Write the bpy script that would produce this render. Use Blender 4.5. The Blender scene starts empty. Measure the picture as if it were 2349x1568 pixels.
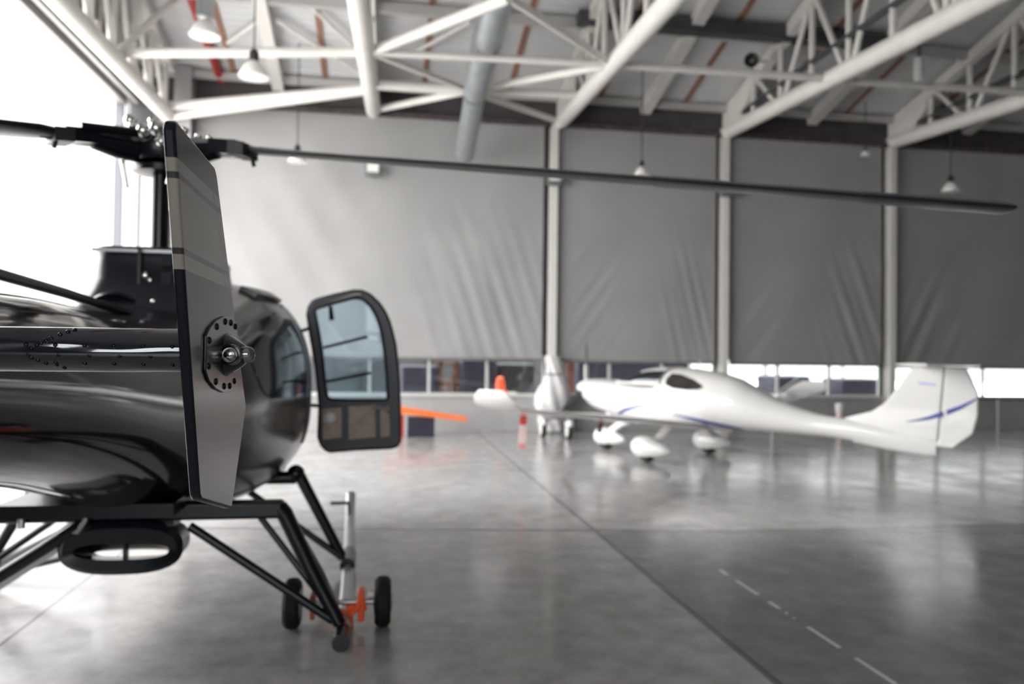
import bpy, math, random
import numpy as np
from mathutils import Vector, Matrix
random.seed(7)
scene = bpy.context.scene
COL = scene.collection
PI = math.pi
rad = math.radians

# ------------------------------------------------------------------ camera
YAW, PITCH, ROLL, FPX, CAMZ = rad(9.16), rad(1.0), 0.013, 1827.0, 1.7
CF = Vector((math.sin(YAW)*math.cos(PITCH), math.cos(YAW)*math.cos(PITCH), math.sin(PITCH)))
R0 = Vector((math.cos(YAW), -math.sin(YAW), 0)); U0 = R0.cross(CF)
CR = R0*math.cos(ROLL) + U0*math.sin(ROLL); CU = -R0*math.sin(ROLL) + U0*math.cos(ROLL)
CO = Vector((0, 0, CAMZ))
def ray(x, y): return CF + CR*((x-1174.5)/FPX) - CU*((y-784)/FPX)
def onY(x, y, Y): r = ray(x, y); return CO + r*(Y/r.y)
def onX(x, y, X): r = ray(x, y); return CO + r*(X/r.x)
def onZ(x, y, Z=0.0): r = ray(x, y); return CO + r*((Z-CAMZ)/r.z)
cam = bpy.data.cameras.new('camera'); camo = bpy.data.objects.new('camera', cam); COL.objects.link(camo)
camo.matrix_world = Matrix(((CR.x, CU.x, -CF.x, 0), (CR.y, CU.y, -CF.y, 0), (CR.z, CU.z, -CF.z, CAMZ), (0, 0, 0, 1)))
cam.sensor_width = 36; cam.lens = FPX*36/2349; cam.clip_end = 400; cam.clip_start = 0.05
cam.dof.use_dof = True; cam.dof.focus_distance = 1.85; cam.dof.aperture_fstop = 2.2; cam.dof.aperture_blades = 0
scene.camera = camo

# ------------------------------------------------------------------ mesh builder
def perp(d):
    a = Vector((0, 0, 1)) if abs(d.z) < .9 else Vector((1, 0, 0))
    u = d.cross(a).normalized(); return u, d.cross(u).normalized()
class B:
    def __init__(s): s.v = []; s.f = []
    def add(s, vs, fs):
        o = len(s.v); s.v += [tuple(p) for p in vs]; s.f += [tuple(i+o for i in q) for q in fs]; return s
    def box(s, x0, x1, y0, y1, z0, z1):
        return s.add([(x, y, z) for z in (z0, z1) for y in (y0, y1) for x in (x0, x1)],
                     [(0, 2, 3, 1), (4, 5, 7, 6), (0, 1, 5, 4), (2, 6, 7, 3), (0, 4, 6, 2), (1, 3, 7, 5)])
    def beam(s, p, q, w, h, up=(0, 0, 1)):
        p, q = Vector(p), Vector(q); d = (q-p).normalized(); up = Vector(up)
        a = d.cross(up)
        if a.length < 1e-4: a = d.cross(Vector((1, 0, 0)))
        a.normalize(); b = a.cross(d).normalized()
        vs = [c + a*(i*w/2) + b*(j*h/2) for c in (p, q) for i, j in ((-1, -1), (1, -1), (1, 1), (-1, 1))]
        return s.add(vs, [(3, 2, 1, 0), (4, 5, 6, 7)] + [(k, (k+1) % 4, 4+(k+1) % 4, 4+k) for k in range(4)])
    def loft(s, loops, cap=True, closed=True):
        n = len(loops[0]); vs = [p for L in loops for p in L]; fs = []
        m = n if closed else n-1
        for i in range(len(loops)-1):
            for k in range(m):
                fs.append((i*n+k, i*n+(k+1) % n, (i+1)*n+(k+1) % n, (i+1)*n+k))
        if cap: fs += [tuple(range(n-1, -1, -1)), tuple((len(loops)-1)*n+k for k in range(n))]
        return s.add(vs, fs)
    def path(s, pts, r, n=10, cap=True):
        pts = [Vector(p) for p in pts]; rs = r if isinstance(r, (list, tuple)) else [r]*len(pts)
        loops = []; u = None
        for i, p in enumerate(pts):
            d = ((pts[min(i+1, len(pts)-1)]-p).normalized() + (p-pts[max(i-1, 0)]).normalized()).normalized()
            if u is None: u, _ = perp(d)
            u = (u - d*u.dot(d)).normalized(); w = d.cross(u)
            loops.append([p + (u*math.cos(2*PI*k/n) + w*math.sin(2*PI*k/n))*rs[i] for k in range(n)])
        return s.loft(loops, cap)
    def tube(s, p, q, r, r2=None, n=12): return s.path([p, q], [r, r if r2 is None else r2], n)
    def lathe(s, c, axis, prof, n=24):
        c = Vector(c); d = Vector(axis).normalized(); u, w = perp(d)
        return s.loft([[c + d*t + (u*math.cos(2*PI*k/n) + w*math.sin(2*PI*k/n))*max(r, 1e-4) for k in range(n)] for r, t in prof])
    def prism(s, poly, off):
        off = Vector(off); A = [Vector(p) for p in poly]; n = len(A)
        return s.add(A + [p+off for p in A], [tuple(range(n-1, -1, -1)), tuple(range(n, 2*n))] + [(k, (k+1) % n, n+(k+1) % n, n+k) for k in range(n)])
    def ring(s, outer, inner, off):
        """a flat frame between two outlines of the same point count, given thickness"""
        off = Vector(off); O = [Vector(p) for p in outer]; I = [Vector(p) for p in inner]; n = len(O)
        vs = O + I + [p+off for p in O] + [p+off for p in I]; fs = []
        for k in range(n):
            j = (k+1) % n
            fs += [(k, j, n+j, n+k), (2*n+k, 3*n+k, 3*n+j, 2*n+j), (k, 2*n+k, 2*n+j, j), (n+k, n+j, 3*n+j, 3*n+k)]
        return s.add(vs, fs)
    def ball(s, c, rx, ry=None, rz=None, n=16, m=10):
        ry = ry or rx; rz = rz or rx; c = Vector(c)
        return s.loft([[c + Vector((rx*math.cos(2*PI*k/n)*math.sin(t), ry*math.sin(2*PI*k/n)*math.sin(t), rz*math.cos(t))) for k in range(n)]
                       for t in [max(.02, min(PI-.02, PI*i/m)) for i in range(m+1)]])
    def map(s, fn): s.v = [tuple(fn(Vector(p))) for p in s.v]; return s

ORG = {}
def mesh_obj(name, b, mat, org, bevel=0, angle=35):
    me = bpy.data.meshes.new(name); o = Vector(org)
    me.from_pydata([tuple(Vector(p)-o) for p in b.v], [], b.f); me.update()
    import bmesh
    bm = bmesh.new(); bm.from_mesh(me); bmesh.ops.recalc_face_normals(bm, faces=bm.faces); bm.to_mesh(me); bm.free()
    for mm in (mat if isinstance(mat, list) else [mat]): me.materials.append(mm)
    me.shade_smooth(); me.set_sharp_from_angle(angle=rad(angle))
    ob = bpy.data.objects.new(name, me); COL.objects.link(ob)
    if bevel:
        md = ob.modifiers.new('bevel', 'BEVEL'); md.width = bevel; md.segments = 3; md.limit_method = 'ANGLE'; md.angle_limit = rad(40)
    return ob
def tag(o, label=None, cat=None, group=None, kind=None):
    if label: o['label'] = label
    if cat: o['category'] = cat
    if group: o['group'] = group
    if kind: o['kind'] = kind
    return o
def thing(name, label, cat, loc=(0, 0, 0), group=None):
    o = bpy.data.objects.new(name, None); o.empty_display_size = .2; COL.objects.link(o); o.location = loc
    ORG[o.name] = Vector(loc); return tag(o, label, cat, group)
def part(name, b, mat, parent, label=None, bevel=0, angle=35):
    org = ORG[parent.name]; o = mesh_obj(name, b, mat, org, bevel, angle); o.parent = parent; ORG[o.name] = org
    return tag(o, label)
def single(name, b, mat, label, cat, group=None, bevel=0, angle=35):
    a = np.array(b.v); org = ((a[:, 0].min()+a[:, 0].max())/2, (a[:, 1].min()+a[:, 1].max())/2, a[:, 2].min())
    o = mesh_obj(name, b, mat, org, bevel, angle); o.location = org; ORG[o.name] = Vector(org); return tag(o, label, cat, group)
def struct(name, b, mat, parent=None, bevel=0):
    o = mesh_obj(name, b, mat, (0, 0, 0), bevel)
    if parent: o.parent = parent
    else: o['kind'] = 'structure'
    ORG[o.name] = Vector((0, 0, 0)); return o
def copy_thing(o, loc, rz=0.0, label=None):
    def rec(x, par):
        c = x.copy(); COL.objects.link(c)
        if par: c.parent = par
        for ch in x.children: rec(ch, c)
        return c
    c = rec(o, None); c.location = loc; c.rotation_euler = (0, 0, rz)
    if label: c['label'] = label
    return c

# ------------------------------------------------------------------ materials
MATS = {}
def nodes(name):
    m = bpy.data.materials.new(name); m.use_nodes = True; nt = m.node_tree
    return m, nt, nt.nodes['Principled BSDF']
def mat(name, c, rough=.5, metal=0, var=0.0, vs=3.0, bump=0.0, bs=20.0, coat=0, spec=.5, stretch=None):
    if name in MATS: return MATS[name]
    m, nt, p = nodes(name); N = nt.nodes; L = nt.links
    p.inputs['Base Color'].default_value = (*c, 1); p.inputs['Roughness'].default_value = rough; p.inputs['Metallic'].default_value = metal
    p.inputs['Coat Weight'].default_value = coat; p.inputs['Coat Roughness'].default_value = .04; p.inputs['Specular IOR Level'].default_value = spec
    tc = N.new('ShaderNodeTexCoord'); mp = N.new('ShaderNodeMapping'); L.new(tc.outputs['Object'], mp.inputs['Vector'])
    if stretch: mp.inputs['Scale'].default_value = stretch
    nz = N.new('ShaderNodeTexNoise'); nz.inputs['Scale'].default_value = vs; nz.inputs['Detail'].default_value = 5; L.new(mp.outputs[0], nz.inputs['Vector'])
    rp = N.new('ShaderNodeValToRGB'); v = max(var, .02)
    rp.color_ramp.elements[0].position = .3; rp.color_ramp.elements[1].position = .7
    rp.color_ramp.elements[0].color = (*[x*(1-v) for x in c], 1); rp.color_ramp.elements[1].color = (*[min(1, x*(1+v)) for x in c], 1)
    L.new(nz.outputs['Fac'], rp.inputs['Fac']); L.new(rp.outputs['Color'], p.inputs['Base Color'])
    if bump:
        nb = N.new('ShaderNodeTexNoise'); nb.inputs['Scale'].default_value = bs; L.new(mp.outputs[0], nb.inputs['Vector'])
        bp = N.new('ShaderNodeBump'); bp.inputs['Strength'].default_value = bump; bp.inputs['Distance'].default_value = .02
        L.new(nb.outputs['Fac'], bp.inputs['Height']); L.new(bp.outputs['Normal'], p.inputs['Normal'])
    MATS[name] = m; return m
def glass(name, tint, refl=.12, rough=.02, opaque=0.0, body=(.02, .02, .025)):
    m = bpy.data.materials.new(name); m.use_nodes = True; nt = m.node_tree; N = nt.nodes; L = nt.links; N.clear()
    out = N.new('ShaderNodeOutputMaterial'); t = N.new('ShaderNodeBsdfTransparent'); t.inputs['Color'].default_value = (*tint, 1)
    g = N.new('ShaderNodeBsdfGlossy'); g.inputs['Roughness'].default_value = rough; g.inputs['Color'].default_value = (.9, .95, 1, 1)
    lw = N.new('ShaderNodeLayerWeight'); lw.inputs['Blend'].default_value = .25
    ad = N.new('ShaderNodeMath'); ad.operation = 'MULTIPLY_ADD'; ad.inputs[1].default_value = .8; ad.inputs[2].default_value = refl; ad.use_clamp = True
    L.new(lw.outputs['Fresnel'], ad.inputs[0])
    mx = N.new('ShaderNodeMixShader'); L.new(ad.outputs[0], mx.inputs['Fac'])
    if opaque:
        df = N.new('ShaderNodeBsdfDiffuse'); df.inputs['Color'].default_value = (*body, 1)
        m2 = N.new('ShaderNodeMixShader'); m2.inputs['Fac'].default_value = opaque; L.new(t.outputs[0], m2.inputs[1]); L.new(df.outputs[0], m2.inputs[2]); L.new(m2.outputs[0], mx.inputs[1])
    else: L.new(t.outputs[0], mx.inputs[1])
    L.new(g.outputs[0], mx.inputs[2]); L.new(mx.outputs[0], out.inputs['Surface']); return m

white_steel = mat('white_steel', (.67, .65, .62), .45, var=.05)
roof_sheet = mat('roof_sheet', (.40, .41, .42), .55, var=.06, vs=1.2)
dark_upper = mat('dark_upper_wall', (.075, .068, .072), .7, var=.15)
rail_dark = mat('rail_dark', (.06, .045, .045), .6, var=.5, vs=6)
rust = mat('rust_strap', (.27, .135, .09), .6, var=.25)
red = mat('red_pipe', (.33, .03, .022), .45, var=.1)
curtain_m = mat('grey_curtain', (.30, .297, .294), .62, var=.05, vs=1.0, bump=.05, bs=3, spec=.3)
wall_m = mat('wall_panel', (.36, .355, .35), .6, var=.06)
ribbed_white = mat('ribbed_white', (.50, .485, .47), .45, var=.04)
galv = mat('galvanised', (.42, .45, .47), .32, metal=.75, var=.12, vs=4)
dark_pipe = mat('dark_pipe', (.05, .052, .06), .5, var=.15)
lamp_white = mat('lamp_white', (.75, .74, .72), .4)
lamp_black = mat('lamp_black', (.02, .02, .022), .5)
grey_box = mat('grey_box', (.12, .135, .135), .5)
black_paint = mat('black_gloss_paint', (.010, .010, .014), .10, coat=.6)
black_metal = mat('black_metal', (.0045, .0055, .009), .26, spec=.35)
black_rubber = mat('black_rubber', (.007, .007, .009), .7, bump=.2, bs=60, spec=.3)
blade_m = mat('blade_paint', (.012, .013, .019), .4, spec=.4)
chrome = mat('bright_metal', (.72, .70, .68), .18, metal=1)
steel = mat('dull_steel', (.35, .35, .36), .35, metal=.9)
skid_m = mat('skid_metal', (.36, .36, .38), .3, metal=.7)
dark_in = mat('dark_interior', (.015, .015, .018), .7)
orange = mat('orange_paint', (.85, .10, .02), .45, var=.1)
orange2 = mat('orange_beam_paint', (.80, .18, .04), .5, var=.1)
pocket = mat('brown_pocket', (.40, .32, .265), .8, var=.15, vs=15)
door_pad = mat('door_trim_dark', (.055, .052, .066), .45)
aircraft_white = mat('aircraft_white', (.70, .69, .67), .25, coat=.5)
wing_under = aircraft_white
blue_m = mat('stripe_blue', (.03, .05, .28), .3)
navy = mat('navy_sheet', (.012, .011, .026), .7, var=.3)
brown = mat('rust_brown', (.09, .04, .024), .7, var=.3)
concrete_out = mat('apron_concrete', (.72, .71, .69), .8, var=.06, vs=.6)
plastic = mat('plastic_sheet', (.62, .61, .60), .35, var=.08, vs=8)
ribbon_r = mat('ribbon_red', (.75, .07, .05), .6)
ribbon_w = mat('ribbon_pale', (.92, .72, .69), .6)
win_frame = mat('window_frame_paint', (.5, .5, .48), .5)
clear = glass('clear_pane', (.93, .96, .96), .03)
door_glass = glass('door_glass', (.76, .85, .90), .0, opaque=.06, body=(.4, .5, .6))
tint_glass = glass('tinted_glass', (.10, .12, .16), .05)
canopy_glass = glass('canopy_glass', (.45, .45, .46), .04)
lens_glass = glass('lens_glass', (.72, .72, .74), .14, .05)

def plate_mat():
    m, nt, p = nodes('striped_fin_paint'); N = nt.nodes; L = nt.links
    tc = N.new('ShaderNodeTexCoord'); sx = N.new('ShaderNodeSeparateXYZ'); L.new(tc.outputs['Object'], sx.inputs[0])
    mr = N.new('ShaderNodeMapRange'); mr.inputs['From Min'].default_value = 1.2; mr.inputs['From Max'].default_value = 2.2; L.new(sx.outputs['Z'], mr.inputs['Value'])
    rp = N.new('ShaderNodeValToRGB'); cr = rp.color_ramp; cr.interpolation = 'CONSTANT'
    blk, beige, line = (.012, .012, .018, 1), (.30, .275, .235, 1), (.05, .046, .05, 1)
    st = [(0, blk), (.655, beige), (.683, line), (.693, beige), (.814, line), (.825, beige), (.851, blk)]
    cr.elements[0].position = 0; cr.elements[0].color = blk; cr.elements[1].position = .655; cr.elements[1].color = beige
    for q, c in st[2:]: e = cr.elements.new(q); e.color = c
    L.new(mr.outputs[0], rp.inputs['Fac'])
    # fine pin lines that run along the slanting front edge
    y0, z0, y1, z1 = 1.862-5.5, 2.107, 2.307-5.5, 1.552
    ln = math.hypot(y1-y0, z1-z0); ny, nz_ = (z1-z0)/ln, -(y1-y0)/ln
    dt = N.new('ShaderNodeVectorMath'); dt.operation = 'DOT_PRODUCT'; L.new(tc.outputs['Object'], dt.inputs[0]); dt.inputs[1].default_value = (0, ny, nz_)
    sb = N.new('ShaderNodeMath'); sb.operation = 'SUBTRACT'; L.new(dt.outputs['Value'], sb.inputs[0]); sb.inputs[1].default_value = ny*y0 + nz_*z0
    m2 = N.new('ShaderNodeMapRange'); m2.inputs['From Min'].default_value = 0; m2.inputs['From Max'].default_value = .08; L.new(sb.outputs[0], m2.inputs['Value'])
    r2 = N.new('ShaderNodeValToRGB'); c2 = r2.color_ramp; c2.interpolation = 'CONSTANT'
    c2.elements[0].position = 0; c2.elements[0].color = (0, 0, 0, 1); c2.elements[1].position = .22; c2.elements[1].color = (1, 1, 1, 1)
    for q, v in ((.27, 0), (.45, 1), (.5, 0), (.68, 1), (.74, 0)): e = c2.elements.new(q); e.color = (v, v, v, 1)
    L.new(m2.outputs[0], r2.inputs['Fac'])
    mx = N.new('ShaderNodeMix'); mx.data_type = 'RGBA'; L.new(r2.outputs['Color'], mx.inputs['Factor']); L.new(rp.outputs['Color'], mx.inputs['A']); mx.inputs['B'].default_value = (.03, .028, .03, 1)
    L.new(mx.outputs['Result'], p.inputs['Base Color'])
    p.inputs['Roughness'].default_value = .20; p.inputs['Specular IOR Level'].default_value = .32
    # light brushed waviness of the paint
    nz = N.new('ShaderNodeTexNoise'); nz.inputs['Scale'].default_value = 60; mp = N.new('ShaderNodeMapping'); mp.inputs['Scale'].default_value = (1, .15, 1); L.new(tc.outputs['Object'], mp.inputs[0]); L.new(mp.outputs[0], nz.inputs['Vector'])
    bp = N.new('ShaderNodeBump'); bp.inputs['Strength'].default_value = .02; bp.inputs['Distance'].default_value = .01; L.new(nz.outputs['Fac'], bp.inputs['Height']); L.new(bp.outputs[0], p.inputs['Normal'])
    return m
fin_paint = plate_mat()

def floor_mat():
    m, nt, p = nodes('polished_concrete'); N = nt.nodes; L = nt.links
    tc = N.new('ShaderNodeTexCoord'); sx = N.new('ShaderNodeSeparateXYZ'); L.new(tc.outputs['Object'], sx.inputs[0])
    def noise(s, d=6, rough=.6, sc=(1, 1, 1)):
        mp = N.new('ShaderNodeMapping'); mp.inputs['Scale'].default_value = sc; L.new(tc.outputs['Object'], mp.inputs[0])
        n = N.new('ShaderNodeTexNoise'); n.inputs['Scale'].default_value = s; n.inputs['Detail'].default_value = d; n.inputs['Roughness'].default_value = rough; L.new(mp.outputs[0], n.inputs['Vector']); return n.outputs['Fac']
    def math2(op, a, b, clamp=False):
        n = N.new('ShaderNodeMath'); n.operation = op; n.use_clamp = clamp
        for i, x in enumerate((a, b)):
            if x is None: continue
            if isinstance(x, (int, float)): n.inputs[i].default_value = x
            else: L.new(x, n.inputs[i])
        return n.outputs[0]
    def ramp(f, a, b, ca, cb):
        r = N.new('ShaderNodeValToRGB'); r.color_ramp.elements[0].position = a; r.color_ramp.elements[1].position = b
        r.color_ramp.elements[0].color = (*ca, 1); r.color_ramp.elements[1].color = (*cb, 1); L.new(f, r.inputs['Fac']); return r.outputs['Color']
    big = ramp(noise(.55), .3, .72, (.31, .30, .292), (.41, .40, .39))
    fine = ramp(noise(3.2, 8, .68), .32, .7, (.68, .68, .685), (1.16, 1.16, 1.16))
    mu = N.new('ShaderNodeMix'); mu.data_type = 'RGBA'; mu.blend_type = 'MULTIPLY'; mu.inputs['Factor'].default_value = 1; 
    pour = math2('GREATER_THAN', sx.outputs['X'], 2.07)          # the slabs right of the joint were poured from a darker mix
    pm = N.new('ShaderNodeMix'); pm.data_type = 'RGBA'; pm.blend_type = 'MULTIPLY'; L.new(math2('MULTIPLY', pour, math2('LESS_THAN', sx.outputs['Y'], 7.5)), pm.inputs['Factor']); L.new(big, pm.inputs['A']); pm.inputs['B'].default_value = (.54, .54, .56, 1)
    L.new(pm.outputs['Result'], mu.inputs['A']); L.new(fine, mu.inputs['B'])
    # saw-cut joints: two lengthwise, two crosswise
    X, Y = sx.outputs['X'], sx.outputs['Y']
    def line(expr, c, w): return math2('LESS_THAN', math2('ABSOLUTE', math2('SUBTRACT', expr, c), None), w)
    skew = math2('ADD', Y, math2('MULTIPLY', X, .127))
    wob = math2('MULTIPLY', math2('SUBTRACT', noise(1.0), .5), .02)
    Xw = math2('ADD', X, wob)
    j = math2('MAXIMUM', line(Xw, 2.07, .026), line(skew, 7.87, .045))
    j = math2('MAXIMUM', j, math2('MAXIMUM', line(Xw, -2.15, .012), line(skew, 14.0, .014)))
    j = math2('MAXIMUM', j, line(Xw, 8.3, .014))
    jm = N.new('ShaderNodeMix'); jm.data_type = 'RGBA'; L.new(math2('MULTIPLY', j, .7), jm.inputs['Factor']); L.new(mu.outputs['Result'], jm.inputs['A']); jm.inputs['B'].default_value = (.06, .056, .055, 1)
    # worn painted guide line, broken into dashes
    d1 = line(math2('ADD', X, math2('MULTIPLY', Y, -.006)), 2.667, .016)
    d2 = math2('GREATER_THAN', math2('FRACT', math2('MULTIPLY', Y, 1.9), None), .3)
    d3 = math2('GREATER_THAN', noise(2.3, 3), .44)
    dd = math2('MULTIPLY', math2('MULTIPLY', d1, d2), math2('MULTIPLY', d3, math2('LESS_THAN', Y, 6.2)))
    dm = N.new('ShaderNodeMix'); dm.data_type = 'RGBA'; L.new(math2('MULTIPLY', dd, .75), dm.inputs['Factor']); L.new(jm.outputs['Result'], dm.inputs['A']); dm.inputs['B'].default_value = (.62, .61, .59, 1)
    L.new(dm.outputs['Result'], p.inputs['Base Color'])
    rr = N.new('ShaderNodeMapRange'); L.new(noise(1.4, 6), rr.inputs['Value']); rr.inputs['From Min'].default_value = .3; rr.inputs['From Max'].default_value = .7; rr.inputs['To Min'].default_value = .12; rr.inputs['To Max'].default_value = .25
    L.new(rr.outputs[0], p.inputs['Roughness']); p.inputs['Specular IOR Level'].default_value = .5
    bp = N.new('ShaderNodeBump'); bp.inputs['Strength'].default_value = .03; bp.inputs['Distance'].default_value = .01; L.new(noise(5, 4), bp.inputs['Height']); L.new(bp.outputs[0], p.inputs['Normal'])
    return m
floor_m = floor_mat()

# ================================================================== SETTING
XL, XR, YB, YF, RIDGE = -5.4, 22.5, 18.15, -10.0, 4.0
def zr(Y): return 7.65 + .257*(18-Y) if Y >= RIDGE else 7.65 + .257*(18-RIDGE) - .257*(RIDGE-Y)
def onroof(x, y, dz=0.0):
    r = ray(x, y); t = (7.65+dz-CAMZ+.257*18)/(r.z+.257*r.y); return CO + r*t
struct('floor', B().box(XL, XR, YF, YB, -.2, 0), floor_m)
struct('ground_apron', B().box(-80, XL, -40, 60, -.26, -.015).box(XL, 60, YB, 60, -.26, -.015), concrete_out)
# roof: two sloping sheets
def slab(x0, x1, ya, yb, th, m, name):
    return struct(name, B().prism([(x0, ya, zr(ya)), (x1, ya, zr(ya)), (x1, yb, zr(yb)), (x0, yb, zr(yb))], (0, 0, th)), m)
def rib_roof():
    m, nt, p = nodes('ribbed_roof_sheet'); N = nt.nodes; L = nt.links
    p.inputs['Roughness'].default_value = .5
    tc = N.new('ShaderNodeTexCoord'); w = N.new('ShaderNodeTexWave'); w.wave_type = 'BANDS'; w.bands_direction = 'Y'; w.inputs['Scale'].default_value = 1.6; w.inputs['Distortion'].default_value = 0
    L.new(tc.outputs['Object'], w.inputs['Vector']); bp = N.new('ShaderNodeBump'); bp.inputs['Strength'].default_value = .35; bp.inputs['Distance'].default_value = .03; L.new(w.outputs['Fac'], bp.inputs['Height']); L.new(bp.outputs[0], p.inputs['Normal'])
    nz = N.new('ShaderNodeTexNoise'); nz.inputs['Scale'].default_value = .8; L.new(tc.outputs['Object'], nz.inputs['Vector']); rp = N.new('ShaderNodeValToRGB'); rp.color_ramp.elements[0].color = (.50, .51, .52, 1); rp.color_ramp.elements[1].color = (.60, .61, .61, 1)
    L.new(nz.outputs['Fac'], rp.inputs['Fac']); L.new(rp.outputs[0], p.inputs['Base Color']); return m
rr_m = rib_roof()
slab(XL-.4, XR+.2, RIDGE, YB+.3, .12, rr_m, 'ceiling')
slab(XL-.4, XR+.2, YF-.2, RIDGE, .12, rr_m, 'ceiling_front')
# back wall: sill wall, posts between the windows, upper dark wall
cols_x = [3.80, 7.95, 12.29, 16.45, 20.6]
struct('wall_back', B().box(XL, XR, 18.0, YB, 0, .78), wall_m)
wb = B(); xs = XL
for i, cx in enumerate([-4.4] + cols_x + [XR-.1]):
    wb.box(xs if i == 0 else cx-.14, cx+.14 if i else -4.3, 18.0, YB, .78, 1.72)
wb.box(XL, 8.03, 18.0, YB, 1.72, 6.95).box(8.09, XR, 18.0, YB, 1.72, 6.95)
wb.box(8.03, 8.09, 18.0, YB, 1.72, 1.95).box(8.03, 8.09, 18.0, YB, 3.05, 6.95)
struct('wall_back_panels', wb, mat('shaded_wall_behind_curtains', (.07, .07, .072), .7))  # dark colour paints in the shade of the gaps beside the columns
struct('wall_back_upper', B().box(XL, XR, 17.98, YB, 6.95, 7.72), dark_upper)
win_edges = [(-4.26, 3.66), (3.94, 7.81), (8.09, 12.15), (12.43, 16.31), (16.59, 20.46)]
for i, (a, b_) in enumerate(win_edges):
    n = 6 if i == 0 else 3
    fr = B().box(a, b_, 18.03, 18.1, .78, .84).box(a, b_, 18.03, 18.1, 1.66, 1.72)
    for k in range(n+1):
        x = a + (b_-a)*k/n; fr.box(max(a, x-.03), min(b_, x+.03), 18.03, 18.1, .84, 1.66)
    w = struct('window_%d' % (i+1), fr, win_frame)
    struct('pane', B().box(a, b_, 18.06, 18.07, .8, 1.7), clear, w)
struct('trim_1', B().box(XL, XR, 17.94, 18.0, .76, .82), win_frame)        # sill ledge
struct('trim_2', B().box(XL, XR, 17.80, 17.93, 6.97, 7.09), rail_dark)     # curtain rail
# left side: sliding-door header and the wall above it; the opening below is open to daylight
hd = B().box(-5.55, -5.35, YF, 17.6, 6.82, 7.12).box(-5.35, -5.2, YF, 17.6, 6.98, 7.12).box(-5.2, -5.12, YF, 17.6, 6.86, 7.12).box(-5.12, -4.98, YF, 17.6, 7.0, 7.12).box(-4.98, -4.92, YF, 17.6, 6.9, 7.12)
struct('trim_3', hd, mat('header_grey', (.22, .215, .21), .5))
struct('wall_left', B().prism([(-5.5, YF, 7.1), (-5.5, 18.1, 7.1), (-5.5, 18.1, zr(18.1)), (-5.5, RIDGE, zr(RIDGE)), (-5.5, YF, zr(YF))], (.1, 0, 0)).box(-5.5, -5.4, YF, 4.5, 0, 7.1).box(-5.5, -5.4, 18.0, 18.15, 0, 7.1), mat('left_upper_wall', (.17, .17, .18), .6))
struct('wall_right', B().prism([(XR, YF, 0), (XR, YB, 0), (XR, YB, zr(YB)), (XR, RIDGE, zr(RIDGE)), (XR, YF, zr(YF))], (.15, 0, 0)), wall_m)
struct('wall_front', B().box(XL-.1, -5, YF-.15, YF, 0, zr(YF)).box(3, XR+.15, YF-.15, YF, 0, zr(YF)).box(-5, 3, YF-.15, YF, 0, 1.6).box(-5, 3, YF-.15, YF, 5.6, zr(YF)), wall_m)
fr = B()
for k in range(5): fr.box(-5+2*k-.04, -5+2*k+.04, YF-.12, YF-.02, 1.6, 5.6)
for z in (1.6, 3.6, 5.52): fr.box(-5, 3, YF-.12, YF-.02, z, z+.08)
w = struct('window_6', fr, win_frame); struct('pane', B().box(-5, 3, YF-.08, YF-.07, 1.6, 5.6), clear, w)  # unseen window, added behind the camera to brighten near floor and reflections

struct('trim_4', B().box(-5.56, -5.39, 17.5, 17.58, 0, 7.0), mat('jamb_grey', (.10, .10, .115), .5))      # jamb of the opening
# folded white door leaf stack in the far left corner
t = thing('door_leaf_stack', 'white ribbed door leaves folded at the far left corner of the opening', 'folding door', (-4.9, 17.7, 0))
for k in range(6):
    x = -5.36 + k*.155
    part('leaf', B().box(x, x+.125, 17.55-.05*(k % 2), 17.9, .0, 6.40), ribbed_white, t, bevel=.012)

# ------------------------------------------------------------------ columns
names = ['third', 'fourth', 'fifth', 'sixth', 'seventh']
col_lab = ['slim pale steel column with a plastic bundle at its foot', 'slim pale steel column beside the narrow bright slit in the back wall',
           'slim pale steel column rising behind the tail boom of the white aeroplane', 'slim pale steel column at the right edge of the view',
           'slim pale steel column nearest the right wall']
for i, cx in enumerate(cols_x):
    t = thing('steel_column', col_lab[i], 'column', (cx, 17.9, 0), 'steel columns along the back wall')
    part('shaft', B().box(cx-.085, cx+.075, 17.72, 17.76, 0, 7.0).box(cx-.085, cx+.075, 17.95, 17.985, 0, 7.0).box(cx-.02, cx+.02, 17.76, 17.95, 0, 7.0), white_steel, t)
    part('base_plate', B().box(cx-.16, cx+.16, 17.66, 17.985, 0, .03), white_steel, t)
t = thing('corner_column', 'broad grey steel column in the far left corner', 'column', (-4.25, 17.8, 0))
part('shaft', B().box(-4.42, -4.08, 17.55, 17.6, 0, 7.7).box(-4.42, -4.08, 17.92, 17.97, 0, 7.7).box(-4.27, -4.22, 17.6, 17.92, 0, 7.7), mat('grey_column', (.36, .35, .35), .5), t)
part('base_plate', B().box(-4.42, -4.0, 17.5, 17.97, 0, .03), white_steel, t)

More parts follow.
